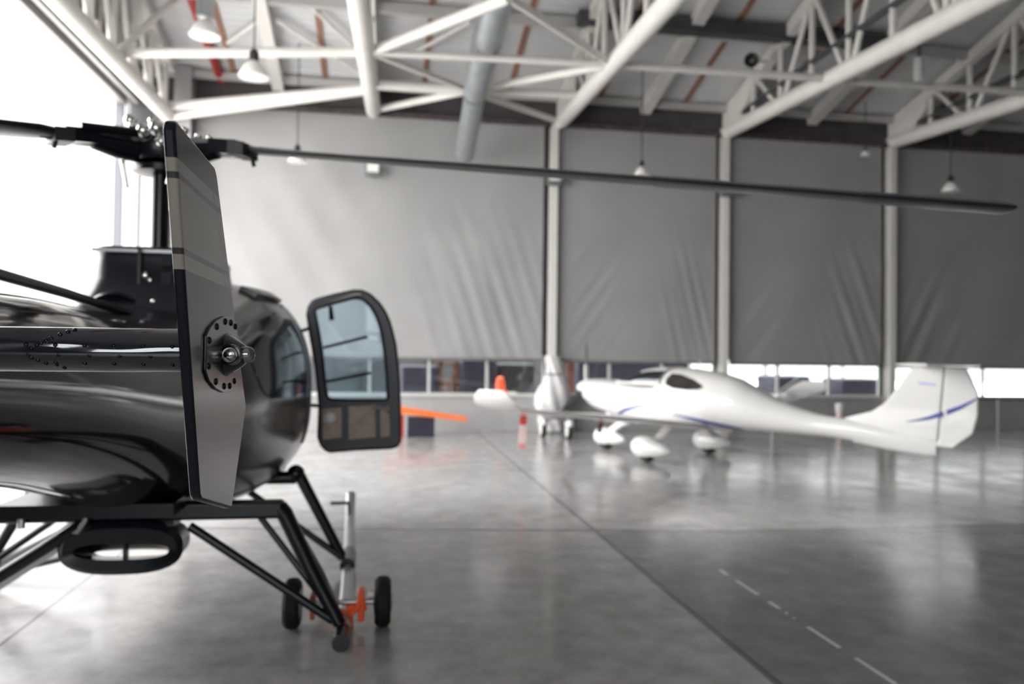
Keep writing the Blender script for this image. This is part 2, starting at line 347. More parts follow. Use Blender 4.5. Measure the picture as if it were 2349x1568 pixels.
# ------------------------------------------------------------------ curtains
def curtain(x0, x1, zb, fans, label, seed):
    nx, nzz = int((x1-x0)/.035), 150
    rnd = random.Random(seed); ph = [rnd.uniform(0, 6.28) for _ in range(8)]
    def disp(x, z):
        d = .012*math.sin(1.1*x+ph[0]+.3*z) + .008*math.sin(2.7*x-.9*z+ph[1])
        for (fx, fz, w, h, ang, lam, amp) in fans:
            e = math.exp(-((x-fx)/w)**2 - ((z-fz)/h)**2)
            s = math.cos(ang)*(x-fx) + math.sin(ang)*(z-fz)
            wv = math.sin(2*PI*s/(lam*(1+.25*math.sin(.9*s+ph[5]))) + ph[2] + .9*math.sin(z*.9+ph[3])) * (.65+.35*math.sin(1.7*s+ph[6]))
            d += amp*e*(wv + .5*math.sin(2*PI*s/(lam*.57)+ph[4]))
        return d
    def loop(back):
        return [[Vector((x0+(x1-x0)*i/nx, 17.86 - disp(x0+(x1-x0)*i/nx, zb+(6.98-zb)*j/nzz) + back, zb+(6.98-zb)*j/nzz)) for i in range(nx+1)] for j in range(nzz+1)]
    b = B().loft([f + g[::-1] for f, g in zip(loop(0), loop(.006))])
    t = thing('wall_curtain', label, 'curtain', ((x0+x1)/2, 17.86, zb), 'grey curtains on the back wall')
    part('fabric', b, curtain_m, t, angle=80)
    part('hem_bar', B().tube((x0+.02, 17.86, zb+.02), (x1-.02, 17.86, zb+.02), .028), mat('hem_dark', (.16, .16, .165), .6), t)
A1, A2 = rad(18), rad(-32)
curtain(-4.05, 3.57, 1.60, [(2.6, 2.6, 1.3, 1.6, A1, .55, .012), (1.9, 3.9, 1.2, 1.5, rad(25), .8, .006), (-2.0, 4.0, 2, 2, rad(30), 1.4, .012)], 'wide grey curtain covering the wall behind the helicopter', 1)
curtain(3.93, 7.74, 1.57, [(4.6, 3.0, .9, 1.3, rad(-35), .5, .007), (7.2, 2.6, .7, 1.8, rad(14), .42, .009)], 'grey curtain behind the nose of the white aeroplane', 2)
curtain(8.12, 12.06, 1.56, [(11.4, 2.6, .8, 1.7, rad(20), .52, .014), (8.7, 2.5, .7, 1.0, rad(-38), .6, .008)], 'grey curtain behind the tail boom of the white aeroplane', 3)
curtain(12.42, 16.24, 1.53, [(12.9, 2.6, 1.0, 1.5, rad(-26), .7, .020)], 'grey curtain with slanting folds at the right edge behind the fin', 4)
curtain(16.62, 20.45, 1.53, [(17, 2.6, 1.0, 1.5, rad(-26), .40, .03)], 'grey curtain beyond the right edge of the view', 5)

# ------------------------------------------------------------------ trusses
tx = [-.30, 3.95, 8.0, 12.33, 16.6]
t_lab = ['white roof truss running over the helicopter door, left of the silver duct', 'white roof truss just right of the silver duct', 'white roof truss above the nose of the white aeroplane',
         'white roof truss above the tail of the white aeroplane', 'white roof truss farthest right']
def chord(x0, Y): return Vector((x0-.018*(18-Y), Y, 7.08-.066*(18-Y) + .02))
for i, x0 in enumerate(tx):
    t = thing('roof_truss', t_lab[i], 'truss', (x0, 17.8, 7.0), 'white roof trusses')
    c = lambda Y: chord(x0, Y)
    tp = lambda Y: Vector((x0-.018*(18-Y), Y, zr(Y)-.22))
    part('bottom_chord', B().tube(c(17.9), c(RIDGE), .165, n=16), white_steel, t)
    part('top_chord', B().beam(tp(17.0), tp(RIDGE), .2, .24), white_steel, t)
    g = [(17.9, 7.12), (17.9, zr(17.9)-.03), (16.5, zr(16.5)-.05), (16.5, zr(16.5)-.5), (17.05, 7.12)]
    part('gusset_plate', B().prism([(x0-.09, y, z) for y, z in g], (.16, 0, 0)), white_steel, t)
    ys = [16.4 - 1.25*k for k in range(11)]
    for k, y in enumerate(ys):
        part('vertical_post', B().tube(c(y), tp(y), .06, n=8), white_steel, t)
        if y-1.25 > RIDGE:
            part('diagonal_web', B().tube(c(y-.12) if k % 2 else tp(y-.12), tp(y-1.13) if k % 2 else c(y-1.13), .055, n=8), white_steel, t)
# truss over the door opening: level bottom chord with a lattice up to the roof
t = thing('door_truss', 'white lattice truss along the top of the bright door opening', 'truss', (-4.5, 17.5, 6.4))
part('bottom_chord', B().tube((-4.5, 17.5, 6.60), (-4.5, RIDGE, 6.42), .15, n=16), white_steel, t)
part('top_chord', B().beam((-4.5, 17.5, zr(17.5)-.15), (-4.5, RIDGE, zr(RIDGE)-.15), .2, .2), white_steel, t)
for k in range(12):
    y = 17.2-1.05*k
    if y < 5.2: break
    part('vertical_post', B().tube((-4.5, y, 6.58), (-4.5, y, zr(y)-.2), .055, n=8), white_steel, t)
    part('diagonal_web', B().tube((-4.5, y-.1, 6.58), (-4.5, y-.95, zr(y-.95)-.2), .05, n=8), white_steel, t)
    part('outrigger', B().tube((-4.95, y-.4, 7.08), (-4.95, y-.4, zr(y-.4)-.1), .045, n=8), white_steel, t)
    part('saddle', B().box(-4.92, -4.6, y-.55, y-.35, 6.86, 6.98), white_steel, t)

# bracing bars between the trusses
nodeA, nodeB, P3, P6 = Vector((-.3, 13.6, 6.80)), Vector((3.85, 13.3, 6.78)), Vector((1.6, 15.6, 6.93)), Vector((1.62, 10.7, 6.6))
bars = [(nodeA, nodeB, .062, 'level white bar crossing in front of the silver duct between two trusses'),
        (nodeA, P6, .085, 'white diagonal bar rising from the left truss to the top of the silver duct'),
        (P6, nodeB, .06, 'white diagonal bar from the silver duct top down to the truss on its right'),
        (nodeA, P3, .055, 'thin white diagonal bar from the left truss down to the middle of the silver duct'),
        (P3, nodeB, .075, 'white diagonal bar from behind the silver duct up to the truss on its right'),
        (Vector((-.3, 15.6, 6.93)), P3, .10, 'thick level white bar ending behind the silver duct from the left'),
        (P3, Vector((3.9, 15.5, 6.95)), .075, 'level greyish bar from behind the silver duct to the truss on its right'),
        (P3, Vector((-.3, 17.75, 7.08)), .075, 'short white bar from the left truss end up to the middle of the silver duct'),
        (P3, Vector((3.9, 17.75, 7.07)), .065, 'grey diagonal bar from the silver duct down to the column on its right'),
        (Vector((-4.5, 14.4, 6.78)), nodeA, .085, 'level white bar above the rotor hub carrying the bell lamp in front'),
        (Vector((-4.5, 17.2, 6.72)), Vector((-.3, 15.9, 6.95)), .09, 'upper of two white bars meeting at the left truss'),
        (Vector((-4.42, 17.42, 6.60)), Vector((-.3, 15.9, 6.93)), .10, 'lower of two white bars meeting at the left truss'),
        (nodeB, Vector((7.9, 13.25, 6.79)), .07, 'level white bar between the second and third trusses'),
        (Vector((7.9, 13.3, 6.79)), Vector((12.25, 13.2, 6.79)), .07, 'level grey white bar passing behind the largest right truss'),
        (Vector((12.25, 13.2, 6.79)), Vector((16.5, 13.2, 6.79)), .07, 'level white bar at the top right edge'),
        (Vector((-4.5, 14.2, 6.7)), onroof(405, -5, -.1), .06, 'slanting white strut from the door truss up to the roof')]
for p, q, r, lab in bars:
    single('brace_bar', B().tube(p, q, r, n=12), white_steel, lab, 'brace bar', 'white bracing bars under the roof')
for (a, b_, lab) in [((522, 98), (602, 42), 'thin pale roof rod left of the hanging bell lamp'), ((634, 46), (846, 178), 'thin pale roof rod sloping down to the left truss end'),
                     ((704, 6), (828, 122), 'thin pale roof rod sloping down to the middle of the left truss'), ((955, 118), (1080, 50), 'thin pale roof rod rising behind the silver duct'),
                     ((1480, 110), (1395, 20), 'thin pale roof rod behind the truss right of the duct')]:
    p, q = onroof(*a, -.14), onroof(*b_, -.14)
    single('roof_rod', B().tube(p, q, .045, n=8), white_steel, lab, 'rod', 'thin rods under the roof sheet')

# rafters, purlins, straps
def along_roof(x, ya, yb, w, h, drop): return B().beam((x, ya, zr(ya)-drop), (x, yb, zr(yb)-drop), w, h)
for x, lab in [(-2.35, 'wide white rafter behind the hanging bell lamp'), (1.85, 'wide white rafter hidden behind the silver duct'), (5.98, 'wide white rafter between the second and third trusses'),
               (10.2, 'wide white rafter between the two right trusses'), (14.4, 'wide white rafter at the far right')]:
    single('roof_rafter', along_roof(x, 17.9, RIDGE, .24, .26, .15), white_steel, lab, 'rafter', 'white rafters under the roof')
for y, lab, h in [(17.72, 'pale purlin along the foot of the roof at the back wall', .16), (15.15, 'pale purlin crossing the roof behind the top of the silver duct', .2), (12.5, 'pale purlin high over the helicopter', .2), (9.0, 'pale purlin high over the camera', .2)]:
    single('roof_purlin', B().box(XL, XR, y-.07, y+.07, zr(y)-.04-h, zr(y)-.05), mat('purlin_grey', (.46, .45, .44), .5), lab, 'purlin', 'purlins across the roof')
for x, lab in [(-3.26, 'rusty roof strap right of the red pipe'), (-1.35, 'rusty roof strap over the helicopter door'), (.81, 'rusty roof strap left of the silver duct'), (2.73, 'rusty roof strap right of the silver duct'),
               (4.85, 'rusty roof strap just right of the second truss'), (6.9, 'rusty roof strap left of the third truss'), (9.0, 'rusty roof strap right of the third truss'), (11.0, 'rusty roof strap left of the fourth truss'), (13.2, 'rusty roof strap right of the fourth truss')]:
    single('roof_strap', along_roof(x, 17.95, RIDGE, .11, .03, .017), rust, lab, 'strap', 'rust coloured straps on the roof sheet')
pipe = B()
single('sprinkler_pipe', pipe.path([(-3.55, 17.9, zr(17.9)-.12), (-3.60, 15.6, zr(15.6)-.12), (-3.68, 10, zr(10)-.12), (-3.7, RIDGE+.2, zr(RIDGE)-.2)], .085), red, 'red sprinkler pipe running up under the roof at the left', 'pipe')
t = thing('cable_duct', 'dark grey duct crossing under the roof between the second and third trusses', 'duct', (7.2, 14.85, 8.15))
part('duct_body', B().beam((3.6, 14.85, 8.22), (10.3, 14.85, 8.22), .28, .24), dark_pipe, t)
for x in (4.6, 6.9, 9.4): part('hanger', B().box(x-.02, x+.02, 14.83, 14.87, 8.34, zr(14.85)-.01), rust, t)
for x0, lab in [(8.0, 'dark conduit pipe along the third truss'), (12.33, 'dark bundle of pipes along the fourth truss')]:
    b = B()
    for k in range(1 if x0 < 9 else 3):
        b.path([(x0-.02+.09*k, 17.9, 7.28+.05*k), (x0-.06+.09*k, 15, 7.33+.06*k), (x0-.2+.09*k, 8, 7.3+.1*k)], .06 if x0 < 9 else .05)
    single('conduit_pipe', b, dark_pipe, lab, 'pipe')

# silver ventilation duct
t = thing('ventilation_duct', 'shiny silver round ventilation duct hanging down toward the curtains', 'duct', (1.68, 16, 6.1))
D = [Vector(onroof(1150, -30)*1.0), Vector(onroof(1107, 135)), Vector(onroof(1089, 215)), Vector(onroof(1066, 352))]
D = [CO + (p-CO)*.834 for p in D]
top = D[0] + (D[0]-D[1])*1.6
part('upper_pipe', B().path([top, D[0], D[1]+(D[0]-D[1])*.25], .255, n=24), galv, t)
part('elbow', B().path([D[1]+(D[0]-D[1])*.28, D[1], D[1]*.6+D[2]*.4, D[2]], [.262, .245, .225, .215], n=24), galv, t)
b = B(); n = 24
b.path([D[2]*1.0+(D[3]-D[2])*.02, D[3]], .205, n=n, cap=False).path([D[2]+(D[3]-D[2])*.05, D[3]], .195, n=n, cap=False)
part('outlet_pipe', b, galv, t)
for f in (.02, .97): part('seam_ring', B().path([D[2]+(D[3]-D[2])*f, D[2]+(D[3]-D[2])*(f+.03)], .215, n=n), galv, t)

# ------------------------------------------------------------------ lamps
def bell_lamp(name, lab, p, s, drop_to, cat='lamp', flat=False):
    t = thing(name, lab, cat, p, 'bell lamps hanging from the roof')
    p = Vector(p)
    prof = [(.30*s, 0), (.305*s, .015*s), (.25*s, .12*s), (.19*s, .24*s), (.10*s, .32*s), (.07*s, .34*s)]
    inner = [(.06*s, .32*s), (.17*s, .23*s), (.23*s, .11*s), (.285*s, .005*s)]
    part('shade', B().lathe(p, (0, 0, 1), prof + inner), lamp_white, t, angle=60)
    part('housing', B().lathe(p, (0, 0, 1), [(.075*s, .33*s), (.10*s, .36*s), (.10*s, .50*s), (.06*s, .56*s), (.02*s, .60*s)]), lamp_black if not flat else lamp_white, t)
    part('bulb', B().ball(p+Vector((0, 0, .15*s)), .06*s, rz=.1*s), lamp_white, t)
    part('cord', B().tube(p+Vector((0, 0, .58*s)), (p.x, p.y, drop_to), .012, n=6), lamp_black, t)
def lampat(x, y, Y): return onY(x, y, Y)
p = lampat(582, 178, 13.0); bell_lamp('bell_lamp', 'white bell lamp with black top hanging in front of the level bar', p, .78, zr(13)-.02)
p = lampat(682, 372, 16.6); bell_lamp('bell_lamp', 'small white bell lamp hanging above the helicopter door', p, .62, zr(16.6)-.02)
p = lampat(2181, 440, 16.3); bell_lamp('bell_lamp', 'white bell lamp hanging low before the rightmost curtain', p, .66, zr(16.3)-.02)
p = lampat(1472, 402, 16.4); bell_lamp('bell_lamp', 'bell lamp with black top hanging behind the long rotor blade', p, .55, zr(16.4)-.02)
p = lampat(1985, 358, 17.2); bell_lamp('bell_lamp', 'tiny pale lamp hanging left of the fifth column', p, .36, zr(17.2)-.02)
p = lampat(470, 84, 13.2); bell_lamp('bell_lamp', 'white lamp with a silver cylinder housing beside the red pipe', p, .80, zr(13.2)-.02, flat=True)
part('cylinder', B().tube(p+Vector((0, 0, .3)), p+Vector((0, 0, .9)), .14, n=16), galv, [o for o in COL.objects if o.name.startswith('bell_lamp') and o.type == 'EMPTY'][-1])
p = lampat(2108, 190, 14.6); t = thing('tube_lamp', 'pale cylinder lamp on the underside of the truss above the tail', 'lamp', p)
part('body', B().tube(p, p+Vector((0, 0, .5)), .10, n=16), lamp_white, t); part('collar', B().tube(p+Vector((0, 0, .5)), p+Vector((0, 0, zr(14.6)-p.z)), .03, n=8), dark_pipe, t); part('foot', B().tube(p-Vector((0, 0, .04)), p, .16, n=16), lamp_white, t)
p = lampat(1722, 140, 15.2); t = thing('siren_horn', 'small black horn speaker fixed beside the third truss', 'speaker', p)
part('bell', B().lathe(p, (-.3, -1, -.2), [(.05, -.16), (.06, -.05), (.13, .06), (.15, .1), (.13, .1), (.04, .0)]), lamp_black, t); part('bracket', B().beam(p, (p.x+.55, p.y+.05, p.z+.05), .05, .05), white_steel, t)
for (x, y, Y, lab) in [(855, 390, 17.62, 'square floodlight fixed on the wide curtain wall'), (1271, 410, 17.62, 'floodlight fixed on the column with the plastic bundle'), (1667, 436, 17.62, 'floodlight fixed on the column beside the bright slit')]:
    p = onY(x, y, Y); t = thing('flood_light', lab, 'floodlight', p, 'floodlights on the back wall')
    part('housing', B().box(p.x-.17, p.x+.17, p.y-.08, p.y+.06, p.z-.15, p.z+.15), grey_box, t, bevel=.03)
    part('lens', B().box(p.x-.12, p.x+.13, p.y-.10, p.y-.08, p.z-.06, p.z+.12), lamp_white, t)
    part('bracket', B().box(p.x-.04, p.x+.04, p.y+.06, 17.72 if x > 900 else 17.85, p.z-.04, p.z+.04), grey_box, t)

# plastic bundle at the column foot
rnd = random.Random(3)
t = thing('plastic_bundle', 'crumpled white plastic sheet wrapped round the foot of a column', 'plastic sheet', (3.78, 17.55, 0))
loops = []
for j in range(15):
    z = .03 + j*.12
    rr = [.26, .28, .30, .30, .33, .36, .37, .36, .33, .27, .24, .2, .18, .17, .16][j]
    loops.append([Vector((3.78 + (rr*math.cos(a)*(1+.16*math.sin(5*a+j*.7)) - .05*math.sin(j*.5)), 17.55+.62*rr*math.sin(a)*(1+.16*math.cos(7*a+j)), z)) for a in [2*PI*k/40 for k in range(40)]])
part('sheet', B().loft(loops), plastic, t, angle=70)
part('tie', B().path([Vector((3.78 + .215*math.cos(a), 17.55+.155*math.sin(a), 1.3)) for a in [2*PI*k/24 for k in range(25)]], .018, n=8), grey_box, t)

# ================================================================== THINGS OUTSIDE AND ALONG THE BACK WALL
def crate(x0, x1, y0, y1, h, m, lab, name='covered_crate', cat='crate'):
    t = thing(name, lab, cat, ((x0+x1)/2, (y0+y1)/2, 0))
    part('cover', B().box(x0, x1, y0, y1, .1, h), m, t, bevel=.06)
    part('skid_base', B().box(x0+.05, x1-.05, y0+.05, y1-.05, -.015, .1), lamp_black, t)
    return t
g = B()
for k in range(7): g.box(-5+2.1*k, -4.9+2.1*k, 24.6, 24.7, -.015, 2.6)
t = thing('yard_fence', 'dark grey yard fence seen through the left windows', 'fence', (2, 24.6, 0))
part('panel', B().box(-5, 8.6, 24.7, 24.76, 0, 2.55), mat('fence_grey', (.03, .028, .03), .7), t); part('posts', g, mat('fence_post', (.02, .02, .02), .7), t)
crate(.45, 1.35, 20.0, 21.2, 1.42, navy, 'navy covered crate outside, nearest the helicopter door')
crate(1.95, 2.85, 20.0, 21.2, 1.60, navy, 'tall navy covered crate outside in the middle of the wide window')
crate(2.95, 3.9, 20.4, 21.6, 1.50, mat('dark_machine', (.012, .014, .014), .6, var=.4), 'dark green covered machine outside left of the plastic bundle', 'covered_machine', 'machine')
t = thing('rust_rack', 'rust brown steel rack outside between two navy crates', 'rack', (1.65, 20.2, 0))
for x in (1.42, 1.86):
    part('upright', B().box(x-.05, x+.05, 20.1, 20.2, -.015, 1.55), brown, t); part('upright', B().box(x-.05, x+.05, 20.7, 20.8, -.015, 1.55), brown, t)
for z in (.45, .95, 1.45): part('shelf', B().box(1.40, 1.88, 20.1, 20.8, z, z+.06), brown, t)
part('brace', B().beam((1.42, 20.12, .2), (1.86, 20.12, 1.5), .07, .05), mat('orange_brown', (.16, .05, .02), .6), t)
t = thing('traffic_cone', 'orange cone standing on a box outside the wide window', 'cone', (2.85, 19.4, .80))
part('body', B().lathe((2.85, 19.4, .82), (0, 0, 1), [(.12, 0), (.11, .2), (.08, .34), (.04, .36)]), orange, t); part('base', B().box(2.66, 3.04, 19.21, 19.59, .80, .83), orange, t)
crate(2.4, 3.3, 19.0, 19.8, .80, mat('grey_crate', (.2, .2, .19), .7), 'low grey crate outside carrying an orange cone')
t = thing('steel_post', 'rust orange steel post outside just right of the plastic bundle', 'post', (4.75, 20, 0))
part('shaft', B().box(4.66, 4.86, 19.95, 20.05, -.015, 1.7), mat('rust_post', (.10, .032, .022), .6, var=.3), t); part('cap', B().box(4.62, 4.9, 19.9, 20.1, 1.7, 1.74), brown, t)
crate(5.1, 8.2, 20.6, 22.0, 1.62, navy, 'long navy covered container outside behind the aeroplane nose', 'covered_container', 'container')
crate(10.15, 11.2, 19.6, 20.6, 1.26, navy, 'navy covered crate outside right of the bright slit')
crate(11.3, 11.85, 19.7, 20.4, 1.05, navy, 'lower navy covered crate between two taller ones outside')
crate(12.1, 13.3, 19.6, 20.6, 1.2, navy, 'navy covered crate outside beside the fifth column')
# pale yard shelter outside on the right
t = thing('yard_shelter', 'pale open shelter outside behind the navy crates on the right', 'shelter', (12.5, 24, 0))
part('roof_panel', B().box(9, 14.6, 23, 25.5, 2.2, 2.3), wall_m, t)
for x in (9.2, 11.7, 14.3): part('post', B().box(x-.06, x+.06, 23.1, 23.22, -.015, 2.2), wall_m, t)
# handrail along the right part of the wall
t = thing('wall_rail', 'thin steel rail running along the back wall behind the fin', 'rail', (14, 17.4, 0))
part('rail_tube', B().tube((12.5, 17.4, .82), (17.5, 17.4, .80), .03), steel, t)
for x in (12.6, 14.9, 17.4): part('post', B().tube((x, 17.4, 0), (x, 17.4, .8), .025, n=8), steel, t)

# low orange beam lying near the wall, beyond the door
t = thing('orange_beam', 'low orange sloping beam on the floor just right of the open helicopter door', 'beam', (.4, 16.5, 0))
pa, pb, pc, pd_ = onY(880, 926, 16.5), onY(880, 944, 16.5), onY(1072, 966, 16.5), onY(1072, 956, 16.5)
part('beam', B().prism([pa, pb, pc, pd_], (0, .16, 0)), orange2, t)
for x, y in ((922, 952),):
    q = onY(x, y, 16.5); part('leg', B().box(q.x-.045, q.x+.045, 16.54, 16.62, 0, q.z), red, t)
q = onY(985, 955, 16.7); part('under_box', B().box(q.x-.45, q.x+.1, 16.52, 16.9, 0, q.z), navy, t)
# beacon post behind the boom and small wheels behind the wing
p = onY(1926, 925, 17.2)
t = thing('marker_post', 'short white and orange marker post standing behind the tail boom', 'marker', (p.x, p.y, 0))
part('shaft', B().tube((p.x, p.y, 0), (p.x, p.y, p.z-.2), .07), ribbon_w, t); part('cap', B().tube((p.x, p.y, p.z-.2), (p.x, p.y, p.z), .095), lamp_white, t); part('foot', B().tube((p.x, p.y, 0), (p.x, p.y, .04), .18), lamp_black, t)
t = thing('tow_dolly', 'small trolley with white wheels on the floor behind the near wing', 'trolley', (3.6, 16.2, 0))
q = onY(1310, 968, 16.2)
part('tray', B().box(3.35, 3.9, 16.1, 16.7, .40, .44), steel, t)
for x, y in ((3.38, 16.65), (3.84, 16.2)):
    part('wheel_post', B().tube((x, y, .3), (x, y, .42), .025), steel, t)
    w = part('wheel', B().lathe((x-.05, y, .16), (1, 0, 0), [(.10, 0), (.16, .01), (.16, .09), (.10, .1)], 20), lamp_black, t)
    part('hub', B().lathe((x-.06, y, .16), (1, 0, 0), [(.03, -.01), (.13, 0), (.13, .12), (.03, .13)], 20), lamp_white, w)
    part('fender', B().ball((x, y, .30), .10, .16, .11), aircraft_white, t)

p, q = onY(1772, 910, 17.0), onY(1835, 866, 17.75)
t = thing('leaning_pole', 'pale pole leaning against the window above the tail boom', 'pole', (p.x, p.y, 0))
part('shaft', B().tube(p, q, .045), plastic, t); part('foot', B().tube((p.x, p.y, 0), p, .03), steel, t); part('ball_end', B().ball(p, .08), lamp_white, t)

# ================================================================== WHITE AEROPLANE
PO = Vector((5.08, 12.97, 0)); PH = rad(35)
Hd = Vector((-math.sin(PH), math.cos(PH), 0)); Pt = Vector((-math.cos(PH), -math.sin(PH), 0))
def P(u, v, w): return PO + Hd*u + Pt*v + Vector((0, 0, w))
def interp(tab, x):
    xs = [r[0] for r in tab]
    if x <= xs[0]: return list(tab[0][1:])
    if x >= xs[-1]: return list(tab[-1][1:])
    i = max(k for k in range(len(xs)-1) if xs[k] <= x)
    t = (x-xs[i])/(xs[i+1]-xs[i]); out = []
    for c in range(1, len(tab[0])):
        y0, y1 = tab[i][c], tab[i+1][c]; h = xs[i+1]-xs[i]
        def sl(k):
            if k <= 0 or k >= len(xs)-1: return 0 if len(xs) < 3 else ((tab[1][c]-tab[0][c])/(xs[1]-xs[0]) if k <= 0 else (tab[-1][c]-tab[-2][c])/(xs[-1]-xs[-2]))
            a = (tab[k][c]-tab[k-1][c])/(xs[k]-xs[k-1]); b = (tab[k+1][c]-tab[k][c])/(xs[k+1]-xs[k])
            return 0 if a*b <= 0 else 2*a*b/(a+b)
        m0, m1 = sl(i)*h, sl(i+1)*h
        out.append((2*t**3-3*t*t+1)*y0 + (t**3-2*t*t+t)*m0 + (-2*t**3+3*t*t)*y1 + (t**3-t*t)*m1)
    return out
# u, top, bottom, half width, exponent
KF = [(-4.0, .66, .42, .04, 2), (-3.4, .76, .47, .08, 2), (-2.9, .84, .53, .12, 2), (-2.45, .88, .56, .16, 2), (-1.8, 1.05, .555, .28, 2.1), (-1.4, 1.22, .55, .37, 2.2), (-1.05, 1.38, .54, .45, 2.3),
      (-.6, 1.48, .53, .54, 2.3), (0, 1.54, .53, .57, 2.4), (.16, 1.535, .53, .57, 2.4), (.34, 1.30, .53, .57, 2.6), (.6, 1.285, .54, .56, 2.6), (1.15, 1.285, .62, .52, 2.6), (1.7, 1.30, .72, .44, 2.4), (2.0, 1.29, .84, .33, 2.2), (2.12, 1.26, .95, .22, 2)]
def KS(u, a, off=0.0):
    top, bot, hw, n = interp(KF, u); zc = bot + (top-bot)*.45; hh = (top-zc) if math.sin(a) > 0 else (zc-bot)
    c, s_ = math.cos(a), math.sin(a)
    v = (hw+off)*math.copysign(abs(c)**(2/n), c); w = zc + (hh+off)*math.copysign(abs(s_)**(2/n), s_)
    return P(u, v, w)
plane = thing('light_aeroplane', 'white low-wing light aeroplane with blue stripes parked before the grey curtains', 'aeroplane', PO)
us = np.linspace(-4.0, 2.12, 90)
part('fuselage', B().loft([[KS(u, 2*PI*k/40) for k in range(40)] for u in us]), aircraft_white, plane, angle=50)
# canopy glass, roof strip, windows
def shell(fn, us_, as_, o1, o0):
    nu, na = len(us_), len(as_)
    outer = [[fn(u, a, o1) for a in as_] for u in us_]; inner = [[fn(u, a, o0) for a in as_] for u in us_]
    b = B(); vs = [p for r in outer for p in r] + [p for r in inner for p in r]; N = nu*na; fs = []
    for i in range(nu-1):
        for k in range(na-1):
            q = (i*na+k, i*na+k+1, (i+1)*na+k+1, (i+1)*na+k); fs += [q, tuple(N+x for x in reversed(q))]
    for i in range(nu-1): fs += [(i*na, (i+1)*na, N+(i+1)*na, N+i*na), (i*na+na-1, N+i*na+na-1, N+(i+1)*na+na-1, (i+1)*na+na-1)]
    for k in range(na-1): fs += [(k, N+k, N+k+1, k+1), ((nu-1)*na+k, (nu-1)*na+k+1, N+(nu-1)*na+k+1, N+(nu-1)*na+k)]
    return b.add(vs, fs)
CT = [(.12, 1.54, .54), (.4, 1.53, .53), (.7, 1.48, .51), (.95, 1.38, .46), (1.15, 1.30, .36)]
def CS(u, a, off=0.0):
    top, hw = interp(CT, u); c, s_ = math.cos(a), math.sin(a)
    return P(u, (hw+off)*math.copysign(abs(c)**.8, c), 1.24 + (top-1.24+off)*abs(s_)**.8)
part('canopy', shell(CS, np.linspace(.13, 1.14, 24), np.linspace(.02, PI-.02, 28), 0.0, -.012), canopy_glass, plane)
part('canopy_roof', shell(CS, np.linspace(.12, .66, 10), np.linspace(rad(52), rad(128), 12), .012, -.006), aircraft_white, plane)
part('canopy_sill', B().path([P(u, CT_v, 1.262) for u, CT_v in [(.13, .55), (.4, .545), (.7, .52), (.95, .47), (1.15, .38)]], .022), aircraft_white, plane)
part('canopy_sill', B().path([P(u, -CT_v, 1.262) for u, CT_v in [(.13, .55), (.4, .545), (.7, .52), (.95, .47), (1.15, .38)]], .022), aircraft_white, plane)
def side_window(sgn):
    ol = [(.02, 1.26), (.04, 1.36), (-.02, 1.445), (-.2, 1.43), (-.45, 1.36), (-.62, 1.28), (-.67, 1.235), (-.6, 1.20), (-.4, 1.185), (-.15, 1.20)]
    b = B()
    def surf(u, w, off):
        top, bot, hw, n = interp(KF, u); zc = bot + (top-bot)*.45; hh = (top-zc)
        s_ = min(.999, max(0.0, (w-zc)/hh)); v = hw*(1-s_**n)**(1/n)
        return P(u, sgn*(v+off), w)
    cu, cw = sum(q[0] for q in ol)/len(ol), sum(q[1] for q in ol)/len(ol)
    den = []
    for i in range(len(ol)):
        a, c = ol[i], ol[(i+1) % len(ol)]
        for t in (0, .25, .5, .75): den.append((a[0]*(1-t)+c[0]*t, a[1]*(1-t)+c[1]*t))
    rings = [[surf(cu+(q[0]-cu)*f, cw+(q[1]-cw)*f, .008 if f > 0 else .008) for q in den] for f in (1, .8, .55, .3, .05)]
    rings = [[surf(q[0], q[1], -.03) for q in den]] + rings
    return b.loft(rings)
rw_m = mat('cabin_window_dark', (.03, .026, .024), .06, var=.4, vs=4)
for sgn in (1, -1): part('cabin_window', side_window(sgn), rw_m, plane)
# blue stripes lying on the port skin
def stripe(line, w0, sgn=1):
    loops = []
    for k, (u, w, hw_) in enumerate(line):
        top, bot, hw, n = interp(KF, u); zc = bot + (top-bot)*.45
        L_ = []
        for dz, off in ((-hw_, .007), (hw_, .007), (hw_, -.01), (-hw_, -.01)):
            hh = (top-zc) if w+dz > zc else (zc-bot); s_ = min(.998, abs(w+dz-zc)/hh); v = hw*(1-s_**n)**(1/n)
            L_.append(P(u, sgn*(v+off), w+dz))
        loops.append(L_)
    return B().loft(loops)
def dens(pts, n=24):
    xs = [p[0] for p in pts]; out = []
    for k in range(n):
        t = k/(n-1)*(len(pts)-1); i = min(int(t), len(pts)-2); f = t-i
        out.append(tuple(pts[i][c]*(1-f)+pts[i+1][c]*f for c in range(3)))
    return out
for sgn in (1, -1):
    part('blue_stripe', stripe(dens([(1.1, .68, .022), (.85, .79, .026), (.5, .88, .018), (.1, .93, .006)]), 0, sgn), blue_m, plane, 'blue stripe')
    part('blue_stripe', stripe(dens([(2.0, .93, .008), (1.7, .90, .008), (1.4, .90, .004)]), 0, sgn), blue_m, plane, 'blue stripe')
    part('blue_stripe', stripe(dens([(-.15, .77, .008), (-.6, .70, .024), (-1.0, .63, .028), (-1.25, .595, .014)]), 0, sgn), blue_m, plane, 'blue stripe')
